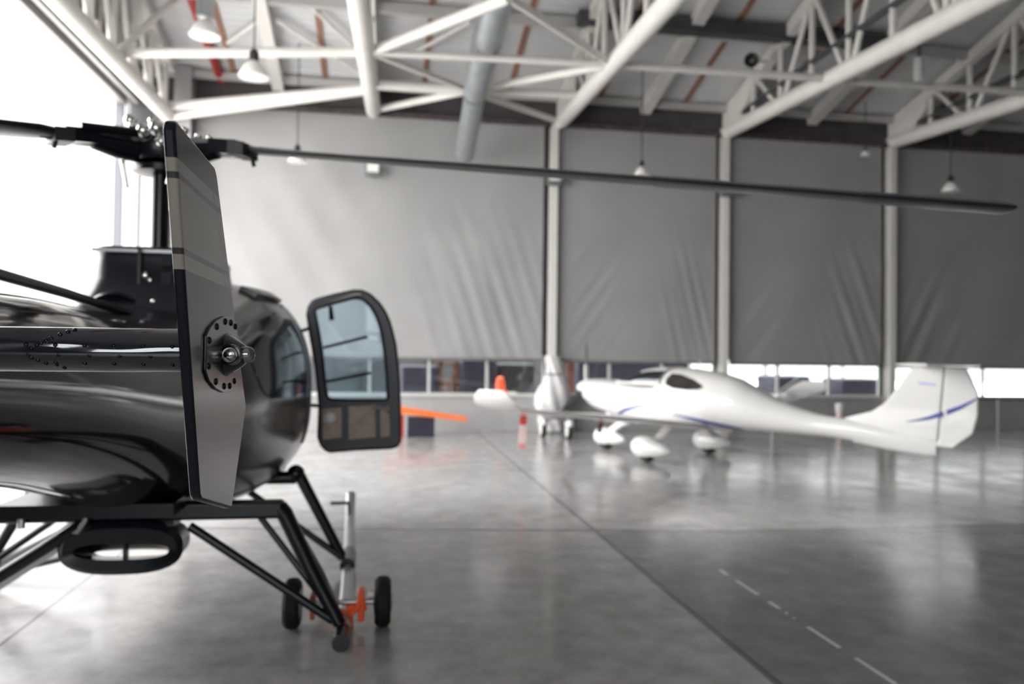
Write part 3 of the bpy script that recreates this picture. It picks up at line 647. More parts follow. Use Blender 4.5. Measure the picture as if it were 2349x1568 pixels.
# wings
def airfoil(ch, th, n=12):
    up = [(ch*(.5+.5*math.cos(PI*k/n)), th*(.30*math.sin(PI*k/n)**.8*(1.2-.5*k/n)+.0)) for k in range(n+1)]   # trailing (x=ch) to leading (0)
    lo = [(ch*(.5-.5*math.cos(PI*k/n)), -th*.34*math.sin(PI*k/n)**.9) for k in range(1, n)]
    return [(ch-x if False else x, z) for x, z in up] + lo
def wing(sgn):
    st = [(.30, .62, .62, 1.35, .26), (.6, .62, .655, 1.28, .22), (1.5, .56, .73, 1.18, .18), (2.8, .50, .85, 1.02, .15), (3.9, .46, .955, .88, .11), (4.25, .40, 1.0, .74, .08), (4.42, .40, 1.06, .85, .07), (4.54, .28, 1.16, .70, .05), (4.60, .12, 1.25, .48, .03)]
    return B().loft([[P(le - x, sgn*v, w+z) for x, z in airfoil(ch, th)] for v, le, w, ch, th in st])
for sgn in (1, -1):
    wg = part('wing', wing(sgn), aircraft_white, plane)
    part('aileron_gap', B().beam(P(-.24, sgn*1.7, .765), P(-.28, sgn*3.8, .958), .012, .004), dark_in, wg)
# fin, rudder, tailplane
fin = [(-2.75, .86), (-3.15, .98), (-3.35, 1.12), (-3.62, 1.52), (-3.70, 1.62), (-4.10, 1.62), (-4.02, .62), (-3.5, .64)]
def slab_uw(poly, t0): return B().prism([P(u, -t0, w) for u, w in poly], Pt*(2*t0))
fn_ = part('fin', slab_uw(fin, .045), aircraft_white, plane, bevel=.02)
part('rudder', slab_uw([(-4.115, 1.62), (-4.36, 1.61), (-4.50, 1.30), (-4.50, 1.0), (-4.44, .76), (-4.20, .55), (-3.95, .56), (-4.03, .64)], .032), aircraft_white, plane, bevel=.015)
part('tailplane', B().loft([[P(-3.72-x + (.0 if abs(v) < .1 else -.12*abs(v)), v, 1.655+z) for x, z in airfoil(ch, .07)] for v, ch in [(-1.05, .38), (-.9, .46), (0, .62), (.9, .46), (1.05, .38)]]), aircraft_white, plane)
part('tail_cone_fairing', B().loft([[P(u, hw*math.cos(2*PI*k/16), zc+hh*math.sin(2*PI*k/16)) for k in range(16)] for u, zc, hh, hw in [(-2.9, .64, .13, .10), (-3.4, .565, .12, .075), (-3.9, .50, .095, .05), (-3.96, .495, .08, .04)]]), aircraft_white, plane)
def fin_line(sgn, pts, hw_, off):
    lo = [[P(u, sgn*(off+d), w+dz) for dz, d in ((-h, .004), (h, .004), (h, -.01), (-h, -.01))] for u, w, h in pts]
    return B().loft(lo)
for sgn in (1, -1):
    part('blue_stripe', fin_line(sgn, dens([(-3.62, .86, .004), (-3.9, .93, .022), (-4.08, 1.0, .034)]), 0, .047), blue_m, plane, 'blue stripe')
    part('blue_stripe', fin_line(sgn, dens([(-4.13, 1.02, .034), (-4.3, 1.10, .026), (-4.49, 1.22, .012)]), 0, .034), blue_m, plane, 'blue stripe')
    part('registration_mark', fin_line(sgn, [(-3.78, 1.405, .014), (-4.0, 1.385, .014)], 0, .047), mat('pale_blue_mark', (.35, .36, .68), .4), plane)
# gear
def pant(u, v, zc, L_, hh, hw, name):
    lo = []
    for f, s_ in [(-1, .05), (-.92, .28), (-.6, .55), (-.2, .82), (.15, 1.0), (.5, .98), (.8, .75), (.95, .42), (1, .06)]:
        lo.append([P(u+L_*.5*f, v+hw*s_*math.cos(2*PI*k/20), zc+hh*s_*math.sin(2*PI*k/20) - .03*max(0, -f)) for k in range(20)])
    w = part('wheel_pant', B().loft(lo), aircraft_white, plane)
    part('tyre', B().lathe(P(u+.06, v-.07, .15), Pt, [(.06, 0), (.13, .005), (.15, .04), (.15, .10), (.13, .135), (.06, .14)], 24), black_rubber, w)
for sgn in (1, -1):
    pant(.02, sgn*.92, .235, .78, .185, .12, 'main')
    part('gear_leg', B().loft([[P(uc+.10*f*math.cos(2*PI*k/14), v+.03*math.sin(2*PI*k/14), w) for k in range(14)] for uc, v, w, f in [(-.02, sgn*.28, .66, 1.2), (-.02, sgn*.55, .52, 1), (0, sgn*.90, .27, .75)]]), aircraft_white, plane)
pant(1.62, 0, .225, .72, .17, .115, 'nose')
part('nose_leg', B().loft([[P(u+.075*f*math.cos(2*PI*k/14), .04*math.sin(2*PI*k/14), w+.03*math.cos(2*PI*k/14)) for k in range(14)] for u, w, f in [(.95, .64, 1.3), (1.15, .56, 1.2), (1.4, .46, 1.1), (1.6, .33, 1)]]), aircraft_white, plane)
# propeller
part('spinner', B().lathe(P(2.10, 0, 1.12), Hd, [(.16, 0), (.155, .06), (.12, .18), (.06, .28), (.01, .32)], 24), aircraft_white, plane)
def prop_blade(ang, m):
    d = Pt*math.cos(ang) + Vector((0, 0, 1))*math.sin(ang); w_ = Hd.cross(d)
    c0 = P(2.18, 0, 1.12); lo = []
    for r, ch, tw in [(.10, .07, .9), (.3, .11, .65), (.5, .115, .45), (.7, .09, .33), (.83, .05, .28), (.86, .015, .28)]:
        cd = (w_*math.cos(tw) + Hd*math.sin(tw)); td = (Hd*math.cos(tw) - w_*math.sin(tw))
        lo.append([c0 + d*r + cd*(ch*.5*math.cos(2*PI*k/14)) + td*(.014*math.sin(2*PI*k/14)) for k in range(14)])
    return part('propeller_blade', B().loft(lo), m, plane)
pb = mat('prop_grey', (.30, .30, .30), .4)
up = prop_blade(rad(88), mat('prop_grey_dark', (.16, .16, .165), .4))
part('blade_cuff', B().loft([[P(2.18, 0, 1.12) + Vector((0, 0, 1))*r_ + Pt*(.035*r_+cw_*math.cos(2*PI*k/14)) + Hd*(.03*math.sin(2*PI*k/14)) for k in range(14)] for r_, cw_ in [(.1, .045), (.25, .06), (.40, .055), (.44, .04)]]), aircraft_white, up); prop_blade(rad(208), dark_pipe); prop_blade(rad(328), dark_pipe)
part('exhaust_pipe', B().tube(P(1.5, .25, .72), P(1.28, .28, .60), .03), steel, plane)
part('antenna', B().tube(P(-.25, 0, 1.51), P(-.32, 0, 1.66), .012, .005), aircraft_white, plane)
# ribbons under the wing
for (x, y0, y1, Y, lab, ws) in [(1201, 953, 1028, 11.05, 'red and pale warning ribbon hanging from the near wing tip', .05), (1379, 968, 992, 12.3, 'short rusty ribbon hanging under the near wing', .035)]:
    a, b_ = onY(x, y0, Y), onY(x-4 if ws else x, y1, Y)
    t = thing('warning_ribbon', lab, 'ribbon', b_)
    mid = a*.72 + b_*.28
    def strip(p, q): return B().prism([p+Vector((-ws, 0, 0)), p+Vector((ws, 0, 0)), q+Vector((ws, 0, 0)), q+Vector((-ws, 0, 0))], (0, .006, 0))
    part('top_band', strip(a, mid), ribbon_r if Y < 12 else brown, t); part('tail', strip(mid, b_), ribbon_w if Y < 12 else brown, t)
    if Y < 12: part('end_band', strip(b_*.85+a*.15, b_).map(lambda p: p+Vector((0, -.008, 0))), mat('ribbon_pink', (.85, .35, .32), .6), t)
    part('cord', B().tube(a, a+Vector((0, 0, .10)), .006, n=6), ribbon_r, t)

# ================================================================== HELICOPTER (nose away from the camera)
HX = -1.47
heli = thing('helicopter', 'glossy black helicopter with open door seen from behind, tail fin nearest', 'helicopter', (HX, 5.5, 0))
# Y, top, bottom, half width, exponent
HF = [(.9, 1.83, 1.53, .13, 2), (1.6, 1.88, 1.46, .18, 2), (2.4, 1.905, 1.33, .26, 2), (3.36, 1.92, 1.17, .37, 2), (4.2, 1.90, .97, .47, 2.05), (4.7, 1.90, .83, .56, 2.1), (5.2, 1.98, .70, .70, 2.3), (5.8, 2.12, .60, .79, 2.5),
      (6.4, 2.24, .555, .845, 2.6), (6.9, 2.275, .545, .86, 2.6), (7.5, 2.25, .55, .84, 2.5), (8.1, 2.10, .57, .72, 2.4), (8.6, 1.82, .63, .54, 2.2), (8.95, 1.5, .74, .32, 2.1), (9.1, 1.25, .85, .14, 2), (9.13, 1.1, .98, .03, 2)]
def HS(y, a, off=0.0):
    top, bot, hw, n = interp(HF, y); zc = (top+bot)/2 - .04*(top-bot)*(y > 4.7); hh = (top-zc) if math.sin(a) >= 0 else (zc-bot)
    c, s_ = math.cos(a), math.sin(a)
    return Vector((HX + (hw+off)*math.copysign(abs(c)**(2/n), c), y, zc + (hh+off)*math.copysign(abs(s_)**(2/n), s_)))
def ang_at(y, z):
    top, bot, hw, n = interp(HF, y); zc = (top+bot)/2 - .04*(top-bot)*(y > 4.7); hh = (top-zc) if z >= zc else (zc-bot)
    s_ = max(-.999, min(.999, (z-zc)/hh)); return math.asin(math.copysign(abs(s_)**(n/2), s_))
ys = np.linspace(.9, 4.6, 40); NA = 64
part('tail_boom', B().loft([[HS(y, 2*PI*k/NA) for k in range(NA)] for y in ys]), black_paint, heli)
ys = list(np.linspace(4.55, 9.13, 70)); A_ = [2*PI*k/NA for k in range(NA)]
loops = [[HS(y, a) for a in A_] for y in ys]
b = B(); vs = [p for L_ in loops for p in L_]; fs = []
for i in range(len(ys)-1):
    for k in range(NA):
        k2 = (k+1) % NA; am = A_[k] + PI/NA; ym = (ys[i]+ys[i+1])/2; zm = HS(ym, am).z; right = math.cos(am) > .2
        if right and 6.98 < ym < 7.85 and .95 < zm < 2.12: continue          # doorway, right side
        fs.append((i*NA+k, i*NA+k2, (i+1)*NA+k2, (i+1)*NA+k))
fs += [tuple(range(NA-1, -1, -1)), tuple((len(ys)-1)*NA+k for k in range(NA))]
cabin = part('cabin_shell', b.add(vs, fs), mat('cabin_black_paint', (.012, .011, .013), .24, coat=.15), heli)
part('cabin_floor', B().box(HX-.66, HX+.66, 6.2, 8.3, .84, .90), dark_in, heli)
part('cabin_bulkhead', B().box(HX-.66, HX+.66, 6.2, 6.26, .9, 2.0), dark_in, heli)
st = part('seat', B().box(HX+.08, HX+.58, 6.7, 7.2, .9, 1.22), dark_in, heli, bevel=.05); part('seat_back', B().box(HX+.08, HX+.58, 6.55, 6.7, 1.2, 1.85), dark_in, heli, bevel=.05)
part('seat', B().box(HX-.58, HX-.08, 6.7, 7.2, .9, 1.22), dark_in, heli, bevel=.05); part('seat_back', B().box(HX-.58, HX-.08, 6.55, 6.7, 1.2, 1.85), dark_in, heli, bevel=.05)
def hpatch(y0, y1, zlo, zhi, off, inn, side=1, ny=22, na=18, rnd_=0.0):
    """a raised panel that follows the skin between two heights"""
    U = np.linspace(0, 1, ny); V = np.linspace(0, 1, na); rows_o, rows_i = [], []
    def pt(u, v, o):
        y = y0+(y1-y0)*u; e = rnd_*(1-math.sqrt(max(0, 1-(2*abs(v-.5))**4))); y = (y0+y1)/2 + (y-(y0+y1)/2)*(1-e)
        z0_, z1_ = (zlo(y) if callable(zlo) else zlo), (zhi(y) if callable(zhi) else zhi)
        a = ang_at(y, z0_)*(1-v) + ang_at(y, z1_)*v; p = HS(y, a, o)
        return p if side > 0 else Vector((2*HX-p.x, p.y, p.z))
    return shell(lambda u, v, o: pt(u, v, o), U, V, off, inn)
for s_ in (1, -1):
    part('side_window', hpatch(5.25, 6.72, lambda y: 1.40-.03*(y-5.3), lambda y: 1.83+.17*(y-5.25), .006, -.01, s_, rnd_=.3), mat('side_window_glass', (.004, .006, .012), .07), heli)
    part('roof_lip', hpatch(6.25, 6.95, lambda y: 2.115, lambda y: 2.17, .035, -.02, s_), black_metal, heli)
    part('door_post', hpatch(6.84, 6.97, .95, 2.1, .012, -.02, s_, ny=6), mat('post_blue_grey', (.05, .055, .075), .25), heli)
    part('window_frame', hpatch(6.72, 6.82, 1.34, 2.07, .012, -.02, s_, ny=6), mat('window_frame_steel_blue', (.17, .19, .24), .25), heli)
    part('belly_seam', hpatch(5.2, 6.9, .74, .755, .006, -.01, s_), black_metal, heli)
part('windscreen', hpatch(7.95, 8.75, lambda y: 1.25-.1*(y-8), lambda y: interp(HF, y)[0]-.06, .006, -.01, 1), tint_glass, heli)
part('windscreen', hpatch(7.95, 8.75, lambda y: 1.25-.1*(y-8), lambda y: interp(HF, y)[0]-.06, .006, -.01, -1), tint_glass, heli)
# engine cowling with exhaust, mast
def cowl_loop(z, hw, ya, yb, r=.12):
    out = []
    for sx_, cy, a0 in ((1, yb-r, 0), (-1, yb-r, 90), (-1, ya+r, 180), (1, ya+r, 270)):
        for k in range(7):
            a = rad(a0+15*k); out.append(Vector((HX+sx_*(hw-r)+r*math.cos(a), cy+r*math.sin(a), z)))
    return out
cw = part('engine_cowling', B().loft([cowl_loop(z, hw, ya, yb) for z, hw, ya, yb in [(1.72, .62, 4.75, 7.0), (1.85, .52, 4.95, 6.9), (1.93, .44, 5.08, 6.75), (2.02, .38, 5.17, 6.6), (2.15, .335, 5.24, 6.45), (2.28, .325, 5.27, 6.35), (2.335, .335, 5.27, 6.3), (2.355, .32, 5.29, 6.28)]]), mat('cowl_black', (.009, .009, .015), .32, coat=.1), heli, angle=50)
ex = part('exhaust_opening', B().lathe((HX-.155, 5.26, 1.86), (0, -1, 0), [(.20, -.1), (.20, .10), (.185, .12), (.17, .10), (.16, -.05), (.01, -.06)], 28), black_metal, cw)
part('top_seam', B().box(HX-.32, HX+.32, 5.262, 5.27, 2.315, 2.335), steel, cw)
for (x, z, r) in [(.0, 2.17, .026), (.03, 2.14, .018), (-.05, 1.92, .018), (-.25, 1.90, .014), (.1, 2.0, .014)]: part('latch', B().ball((HX+x, 5.235 if z > 2 else 5.06, z), r, r*.6, r), chrome, cw)
part('vent_grille', B().box(HX-.04, HX-.02, 5.22, 5.28, 2.08, 2.33), black_metal, cw)
for z in (2.15, 2.27): part('vent_slot', B().box(HX+.10, HX+.16, 5.225, 5.28, z-.04, z+.04), dark_in, cw)
part('rotor_mast', B().lathe((HX, 5.55, 2.33), (0, 0, 1), [(.10, 0), (.10, .03), (.055, .05), (.055, .62), (.07, .64), (.07, .70)], 24), black_metal, heli)
hub = part('rotor_hub', B().lathe((HX, 5.55, 2.92), (0, 0, 1), [(.06, 0), (.17, .02), (.19, .06), (.19, .12), (.12, .16), (.11, .24), (.06, .27)], 28), black_metal, heli)
part('swash_ring', B().lathe((HX, 5.55, 2.86), (0, 0, 1), [(.06, 0), (.17, .01), (.17, .05), (.06, .06)], 28), black_metal, hub)
def z_blade(r): return 3.03 - .112*max(0, r-.35) - .0008*r*r
for bi, th in enumerate((-23, 97, 217)):
    a = rad(th); h = Vector((math.cos(a), math.sin(a), 0)); n_ = Vector((-h.y, h.x, 0)); c0 = Vector((HX, 5.55, 0))
    Z = Vector((0, 0, 1))
    def bp(r, c=0, z=0): return c0 + h*r + n_*c + Z*(z_blade(r)+z)
    bl = []
    for r, ch, tw, th_ in [(.60, .10, .24, .045), (.74, .20, .22, .042), (1.0, .25, .18, .036), (1.3, .25, .14, .034), (2.5, .25, .13, .040), (3.2, .25, .13, .042), (3.22, .28, .13, .050), (3.6, .28, .13, .050), (3.64, .26, .13, .044), (4.3, .26, .13, .046), (4.32, .29, .13, .052), (4.97, .29, .13, .052), (5.01, .26, .13, .044)]:
        cd = n_*math.cos(tw) + Z*math.sin(tw); td = Z*math.cos(tw) - n_*math.sin(tw)
        bl.append([bp(r) + cd*(ch*(.5*math.cos(2*PI*k/18)+.1)) + td*(th_*.5*math.sin(2*PI*k/18)*(1.2+.5*math.cos(2*PI*k/18))) for k in range(18)])
    bld = part('rotor_blade', B().loft(bl), blade_m, heli, bevel=0)
    part('hub_arm', B().path([bp(.02, 0, -.03), bp(.28, 0, -.03), bp(.42, 0, -.01)], [.085, .08, .06], n=14), black_metal, hub)
    grip = part('blade_grip', B().path([bp(.12, 0, .0), bp(.25, 0, 0), bp(.38), bp(.52), bp(.72)], [.06, .068, .055, .05, .026], n=14), steel if bi == 0 else black_metal, hub)
    part('grip_fork', B().box(-.1, .1, -.05, .05, -.045, .045).map(lambda p: bp(.50+p.x, p.y*1.6, p.z)), black_metal, grip)
    part('clamp', B().box(-.05, .06, -.09, .09, -.03, .055).map(lambda p: bp(.60+p.x, p.y, p.z-.02)), lamp_black, grip)
    part('weight_tab', B().tube(bp(.64, .05, -.02), bp(.655, .05, -.09), .014), lamp_black, grip)
    part('damper', B().tube(bp(.14, .11, .06), bp(.52, .08, .05), .028), black_metal, grip)
    part('pitch_link', B().tube(bp(.16, -.14, -.26), bp(.22, -.13, .02), .014), chrome, grip)
    for (r, c, z, q) in [(.18, -.1, .10, .035), (.1, .1, .15, .03), (.22, .08, .1, .026), (.36, 0, .062, .02)]: part('bolt_cap', B().ball(bp(r, c, z), q), chrome, grip)
part('beacon_cap', B().ball((HX-.16, 5.5, 3.14), .03), orange, hub)
part('bolt_cap', B().ball((HX-.17, 5.46, 3.19), .042), chrome, hub); part('bolt_cap', B().ball((HX-.06, 5.36, 3.10), .05), chrome, hub); part('bolt_cap', B().ball((HX+.02, 5.36, 3.12), .055), chrome, hub); part('bolt_cap', B().ball((HX+.05, 5.36, 3.04), .04), chrome, hub)
# tail rotor drive shaft along the boom top, with its bearings
part('drive_shaft', B().path([(HX, 1.2, 2.0), (HX, 3.3, 1.99), (HX, 4.0, 1.965), (HX, 5.25, 1.90)], .024, n=16), black_metal, heli)
for y in (1.6, 2.6): part('shaft_bearing', B().box(HX-.04, HX+.04, y-.03, y+.03, 1.88, 2.03), black_metal, heli)
# horizontal stabiliser: blunt rounded rear edge toward the camera
SX0, SX1, SYC, SZ, SR = HX-1.09, -.39, 1.775, 1.702, .046
def stab_loop(x):
    dz = .0 + .003*(x+.39); L_ = [Vector((x, SYC + SR*math.cos(rad(t)), SZ+dz + SR*math.sin(rad(t)))) for t in range(90, 271, 10)]
    return L_ + [Vector((x, SYC+.2, SZ+dz-SR*.82)), Vector((x, SYC+.42, SZ+dz-.008)), Vector((x, SYC+.42, SZ+dz+.008)), Vector((x, SYC+.2, SZ+dz+SR*.82))]
def wavy_black():
    m, nt, p = nodes('wavy_black_skin'); N = nt.nodes; L = nt.links
    p.inputs['Base Color'].default_value = (.014, .013, .02, 1); p.inputs['Roughness'].default_value = .07; p.inputs['Coat Weight'].default_value = 1; p.inputs['Coat Roughness'].default_value = .03; p.inputs['Specular IOR Level'].default_value = .9
    tc = N.new('ShaderNodeTexCoord'); mp = N.new('ShaderNodeMapping'); mp.inputs['Scale'].default_value = (5, 14, 26); L.new(tc.outputs['Object'], mp.inputs[0])
    nz = N.new('ShaderNodeTexNoise'); nz.inputs['Scale'].default_value = 1; nz.inputs['Detail'].default_value = 1; L.new(mp.outputs[0], nz.inputs['Vector'])
    bp_ = N.new('ShaderNodeBump'); bp_.inputs['Strength'].default_value = .3; bp_.inputs['Distance'].default_value = .02; L.new(nz.outputs['Fac'], bp_.inputs['Height']); L.new(bp_.outputs[0], p.inputs['Normal']); L.new(bp_.outputs[0], p.inputs['Coat Normal'])
    return m
stab = part('horizontal_stabiliser', B().loft([stab_loop(x) for x in np.linspace(SX0, SX1, 30)]), wavy_black(), heli, angle=60)
part('skin_seam', B().beam((-1.3, SYC-SR*.985, SZ-.010), (SX1, SYC-SR*.985, SZ-.010), .004, .004), black_metal, stab)
riv = [(60+67*k, 790+.9*k) for k in range(6)] + [(65+70*k, 812+1.3*k) for k in range(6)] + [(128+67*k, 832+1.2*k) for k in range(5)]
riv += [(172, 756), (156, 760), (138, 766), (117, 775), (106, 780), (95, 786), (85, 791), (72, 798), (72, 820), (87, 826), (106, 833), (130, 836), (148, 843), (420, 796), (421, 833)]
for (x, y) in riv:
    Yg = SYC-SR
    for _ in range(6):
        p = onY(x, y, Yg); q = max(-.97, min(.97, (p.z-SZ)/SR)); Yg = SYC - SR*math.sqrt(1-q*q)
    p = onY(x, y, Yg); nrm = Vector((0, Yg-SYC, p.z-SZ)).normalized()
    part('rivet', B().lathe(p-nrm*.002, nrm, [(.0045, 0), (.0042, .0035), (.003, .0048), (.0005, .0054)], 12), black_metal, stab)
# end plate fin with stripes and the position light
FX0, FX1 = -.397, -.375
outl = [(1.5, 2.096), (1.505, 2.113), (1.518, 2.118), (1.845, 2.110), (1.866, 2.098), (2.307, 1.556), (2.309, 1.545), (2.135, 1.316), (2.12, 1.303), (1.775, 1.386), (1.758, 1.40), (1.752, 1.415)]
def fin_poly(x0, x1): return B().prism([(x0, y, z) for y, z in outl], (x1-x0, 0, 0))
fin = part('end_plate', fin_poly(FX0, FX1), fin_paint, heli, bevel=.006)
lx = 2*HX-FX1
part('end_plate', fin_poly(lx, lx+.022), fin_paint, heli, bevel=.006)
br = [(1.765, 1.735), (1.80, 1.752), (1.87, 1.772), (1.96, 1.785), (2.05, 1.787), (2.10, 1.775), (2.12, 1.75), (2.12, 1.64), (2.10, 1.615), (2.05, 1.603), (1.96, 1.605), (1.87, 1.618), (1.80, 1.638), (1.765, 1.66)]
bk = part('bracket', B().prism([(FX1, y, z) for y, z in br], (.006, 0, 0)), mat('bracket_black', (.012, .012, .015), .18, spec=.5), fin, bevel=.0015)
for y, z in [(1.79, 1.725), (1.865, 1.757), (1.96, 1.772), (2.03, 1.772), (2.09, 1.765), (1.79, 1.67), (1.865, 1.634), (1.96, 1.62), (2.03, 1.618), (2.09, 1.628)]:
    part('screw', B().lathe((FX1+.006, y, z), (1, 0, 0), [(.008, 0), (.008, .002), (.005, .0045), (.001, .005)], 14), black_metal, bk)
# light pod: a black cone standing out from the bracket, clear lamp at its tip and a lens facing aft
YC, ZC = 1.985, 1.694
pod = []
for x, ra, rf, rz_ in [(0, .052, .11, .052), (.006, .050, .105, .050), (.022, .038, .075, .038), (.038, .026, .04, .0265), (.043, .022, .03, .0225)]:
    pod.append([Vector((FX1+.006+x, YC + (rf if math.sin(a) > 0 else ra)*math.sin(a), ZC + rz_*math.cos(a))) for a in [2*PI*k/36 for k in range(36)]])
pd = part('light_pod', B().loft(pod), mat('pod_black', (.006, .006, .008), .14, coat=.4), fin, angle=60)
part('rear_lamp_body', B().lathe((FX1+.022, YC, ZC), (0, -1, 0), [(.026, 0), (.026, .050), (.0245, .056), (.020, .057), (.018, .048), (.003, .044)], 28), mat('pod_black2', (.006, .006, .008), .2), pd)
part('rear_lens', B().ball((FX1+.022, YC-.053, ZC), .0195, .012, .0195), lens_glass, pd)
part('rear_bulb', B().ball((FX1+.022, YC-.052, ZC), .007, .006, .007), chrome, pd)
part('rear_reflector', B().lathe((FX1+.022, YC-.046, ZC), (0, -1, 0), [(.003, 0), (.010, .002), (.017, .007), (.018, .0075), (.010, .0005)], 24), chrome, pd)
sl = [(.0, .0), (.0185, .001), (.0195, .006), (.0195, .026), (.0175, .034), (.012, .0395), (.004, .0425), (.0, .0427)]
part('side_lens', B().lathe((FX1+.031, YC-.012, ZC+.001), (1, -.06, 0), sl, 28), lens_glass, pd)
part('side_bulb', B().lathe((FX1+.033, YC-.012, ZC+.001), (1, -.06, 0), [(.013, 0), (.013, .018), (.009, .026), (.002, .029)], 18), mat('bulb_grey', (.5, .49, .5), .3, metal=.2), pd)
part('socket', B().lathe((FX1+.010, YC-.012, ZC+.001), (1, -.06, 0), [(.0215, 0), (.0215, .026), (.019, .028)], 20), black_metal, pd)

# landing gear
def mir(pts): return [(2*HX-.20-x, y, z) for x, y, z in pts]
RS = [(-.215, 4.70, .048), (-.22, 5.5, .048), (-.25, 6.6, .048), (-.29, 7.7, .05), (-.30, 8.05, .09), (-.305, 8.28, .19), (-.305, 8.36, .26)]
for s_ in (1, -1):
    M_ = (lambda q: q) if s_ > 0 else mir
    sk = part('skid_tube', B().path(M_(RS), .046, n=16), skid_m, heli)
    part('heel_cap', B().path(M_([(-.213, 4.66, .05), (-.216, 4.86, .05)]), .052, n=16), black_metal, sk)
    part('rear_leg', B().path(M_([(-.60, 4.92, .775), (-.565, 4.92, .74), (-.40, 4.90, .40), (-.23, 4.87, .09)]), [.055, .05, .045, .038], n=14), black_metal, heli)
    part('leg_fairing', B().path(M_([(-.50, 4.96, .64), (-.36, 4.93, .36), (-.24, 4.90, .12)]), [.02, .04, .03], n=10), black_metal, heli)
    part('leg_brace', B().path([(-1.10, 4.90, .685), (-.27, 4.88, .11)] if s_ > 0 else [(-1.70, 4.86, .69), (-2.68, 4.86, .05)], .027 if s_ > 0 else .036, n=12), black_metal, heli)
    part('leg_brace', B().path(M_([(-.74, 5.1, .70), (-.30, 5.0, .15)]), .02, n=12), black_metal, heli)
    part('front_leg', B().path(M_([(-.63, 6.42, .74), (-.29, 6.40, .10)]), [.046, .038], n=14), black_metal, heli)
    part('leg_brace', B().path(M_([(-1.05, 6.4, .66), (-.31, 6.38, .12)]), .026, n=12), black_metal, heli)
    part('leg_foot', B().path(M_([(-.245, 6.2, .09), (-.25, 6.6, .09)]), .058, n=14), black_metal, heli)
    part('entry_step', B().path(M_([(-.50, 8.2, .20), (-.32, 8.2, .20), (-.31, 7.9, .08)]), .018, n=10), black_metal, heli)
    part('fuselage_lug', B().ball(M_([(-.66, 6.42, .76)])[0], .07), black_metal, heli)
part('cross_tube', B().box(2*HX+.37, -.57, 4.87, 4.97, .72, .825), black_metal, heli, bevel=.02)
part('cross_tube', B().path([(-.66, 6.42, .73), (2*HX+.46, 6.42, .73)], .05, n=14), black_metal, heli)
part('leg_brace', B().path([(-1.80, 5.5, .60), (-2.45, 5.6, .16)], .03, n=12), skid_m, heli)
part('leg_brace', B().path([(-2.0, 6.0, .30), (-2.75, 6.3, .08)], .03, n=12), black_metal, heli)
part('belly_frame', B().box(HX-.55, HX+.35, 4.6, 6.4, .80, .87), black_metal, heli)
for x in (-1.90, -1.82, -1.73): part('rivet_cap', B().ball((x, 4.865, .815), .016), chrome, heli)
part('strap', B().path([(-1.655, 4.84, .93), (-1.635, 4.82, .84), (-1.64, 4.82, .74), (-1.68, 4.83, .68), (-1.75, 4.86, .66)], .016, n=10), steel, heli)
part('strap', B().path([(-1.985, 4.86, .835), (-1.985, 4.85, .70)], .02, n=10), steel, heli)
# hanging scoop under the belly: a ring shaped shroud, open through the middle
lo = []
n = 40
def sc_ring(y, f, zc, hh, hw): return [Vector((HX+.015+hw*f*math.copysign(abs(math.cos(a))**.75, math.cos(a)), y, zc+hh*f*math.copysign(abs(math.sin(a))**.8, math.sin(a)))) for a in [2*PI*k/n for k in range(n)]]
sc = [(4.92, 1.0, .585, .145, .325), (4.84, 1.02, .58, .148, .33), (4.82, .97, .575, .125, .315), (4.84, .9, .560, .052, .285), (4.95, .86, .522, .036, .27), (5.08, .86, .494, .022, .265), (5.13, .93, .53, .08, .28), (5.12, 1.0, .57, .135, .31), (4.92, 1.0, .585, .145, .325)]
scp = part('belly_scoop', B().loft([sc_ring(*q) for q in sc], cap=False), black_metal, heli)
part('divider', B().box(HX+.025, HX+.04, 4.84, 4.9, .50, .64), black_metal, scp)
part('hanger', B().box(HX-.26, HX-.22, 4.9, 5.3, .68, .83).box(HX+.24, HX+.28, 4.9, 5.3, .68, .83), black_metal, scp)
# open right door, hinged at its front, trim side toward the camera
def dpt(x, y, dY=0.0):
    Y = 7.24 - .10*((x-706)/210) + dY
    return onY(x, y, Y)
d_out = [(728, 687), (770, 676), (813, 667), (830, 668), (848, 676), (869, 696), (882, 715), (891, 735), (899, 762), (906, 792), (914, 873), (916, 957), (916, 1012), (910, 1022), (897, 1026), (813, 1030), (757, 1035), (746, 1030), (737, 1019), (731, 1002), (734, 929), (726, 845), (714, 774), (706, 722), (709, 704), (717, 692)]
d_win = [(731, 706), (768, 695), (809, 684), (824, 684), (836, 689), (851, 704), (862, 724), (870, 744), (876, 770), (881, 800), (887, 860), (889, 905), (889, 914), (886, 917), (870, 917), (808, 917), (762, 916), (754, 913), (750, 906), (746, 880), (742, 840), (738, 800), (730, 752), (724, 722), (723, 713), (725, 709)]
TH = Vector((0, .05, 0))
dO = [dpt(*q) for q in d_out]; dW = [dpt(*q) for q in d_win]
door = part('door', B().ring(dO, dW, TH), door_pad, heli, bevel=.008)
part('door_skin', B().prism([dpt(x, y, .052) for x, y in [(731, 918), (916, 918), (916, 1012), (910, 1022), (897, 1026), (813, 1030), (757, 1035), (746, 1030), (737, 1019), (731, 1002), (733, 929)]], (0, .012, 0)), black_paint, door)
part('door_glass', B().prism([p + Vector((0, .02, 0)) for p in dW], (0, .008, 0)), door_glass, door)
part('door_edge', B().path([p + Vector((0, .025, 0)) for p in dO + dO[:1]], .018, n=8), black_rubber, door)
part('window_seal', B().path([p + Vector((0, -.004, 0)) for p in dW + dW[:1]], .012, n=8), black_rubber, door)
def quad(pts, dY, th): return B().prism([dpt(x, y, dY) for x, y in pts], (0, th, 0))
part('door_pocket', quad([(799, 932), (861, 928), (862, 1002), (800, 1008)], -.012, .012), pocket, door, bevel=.004)
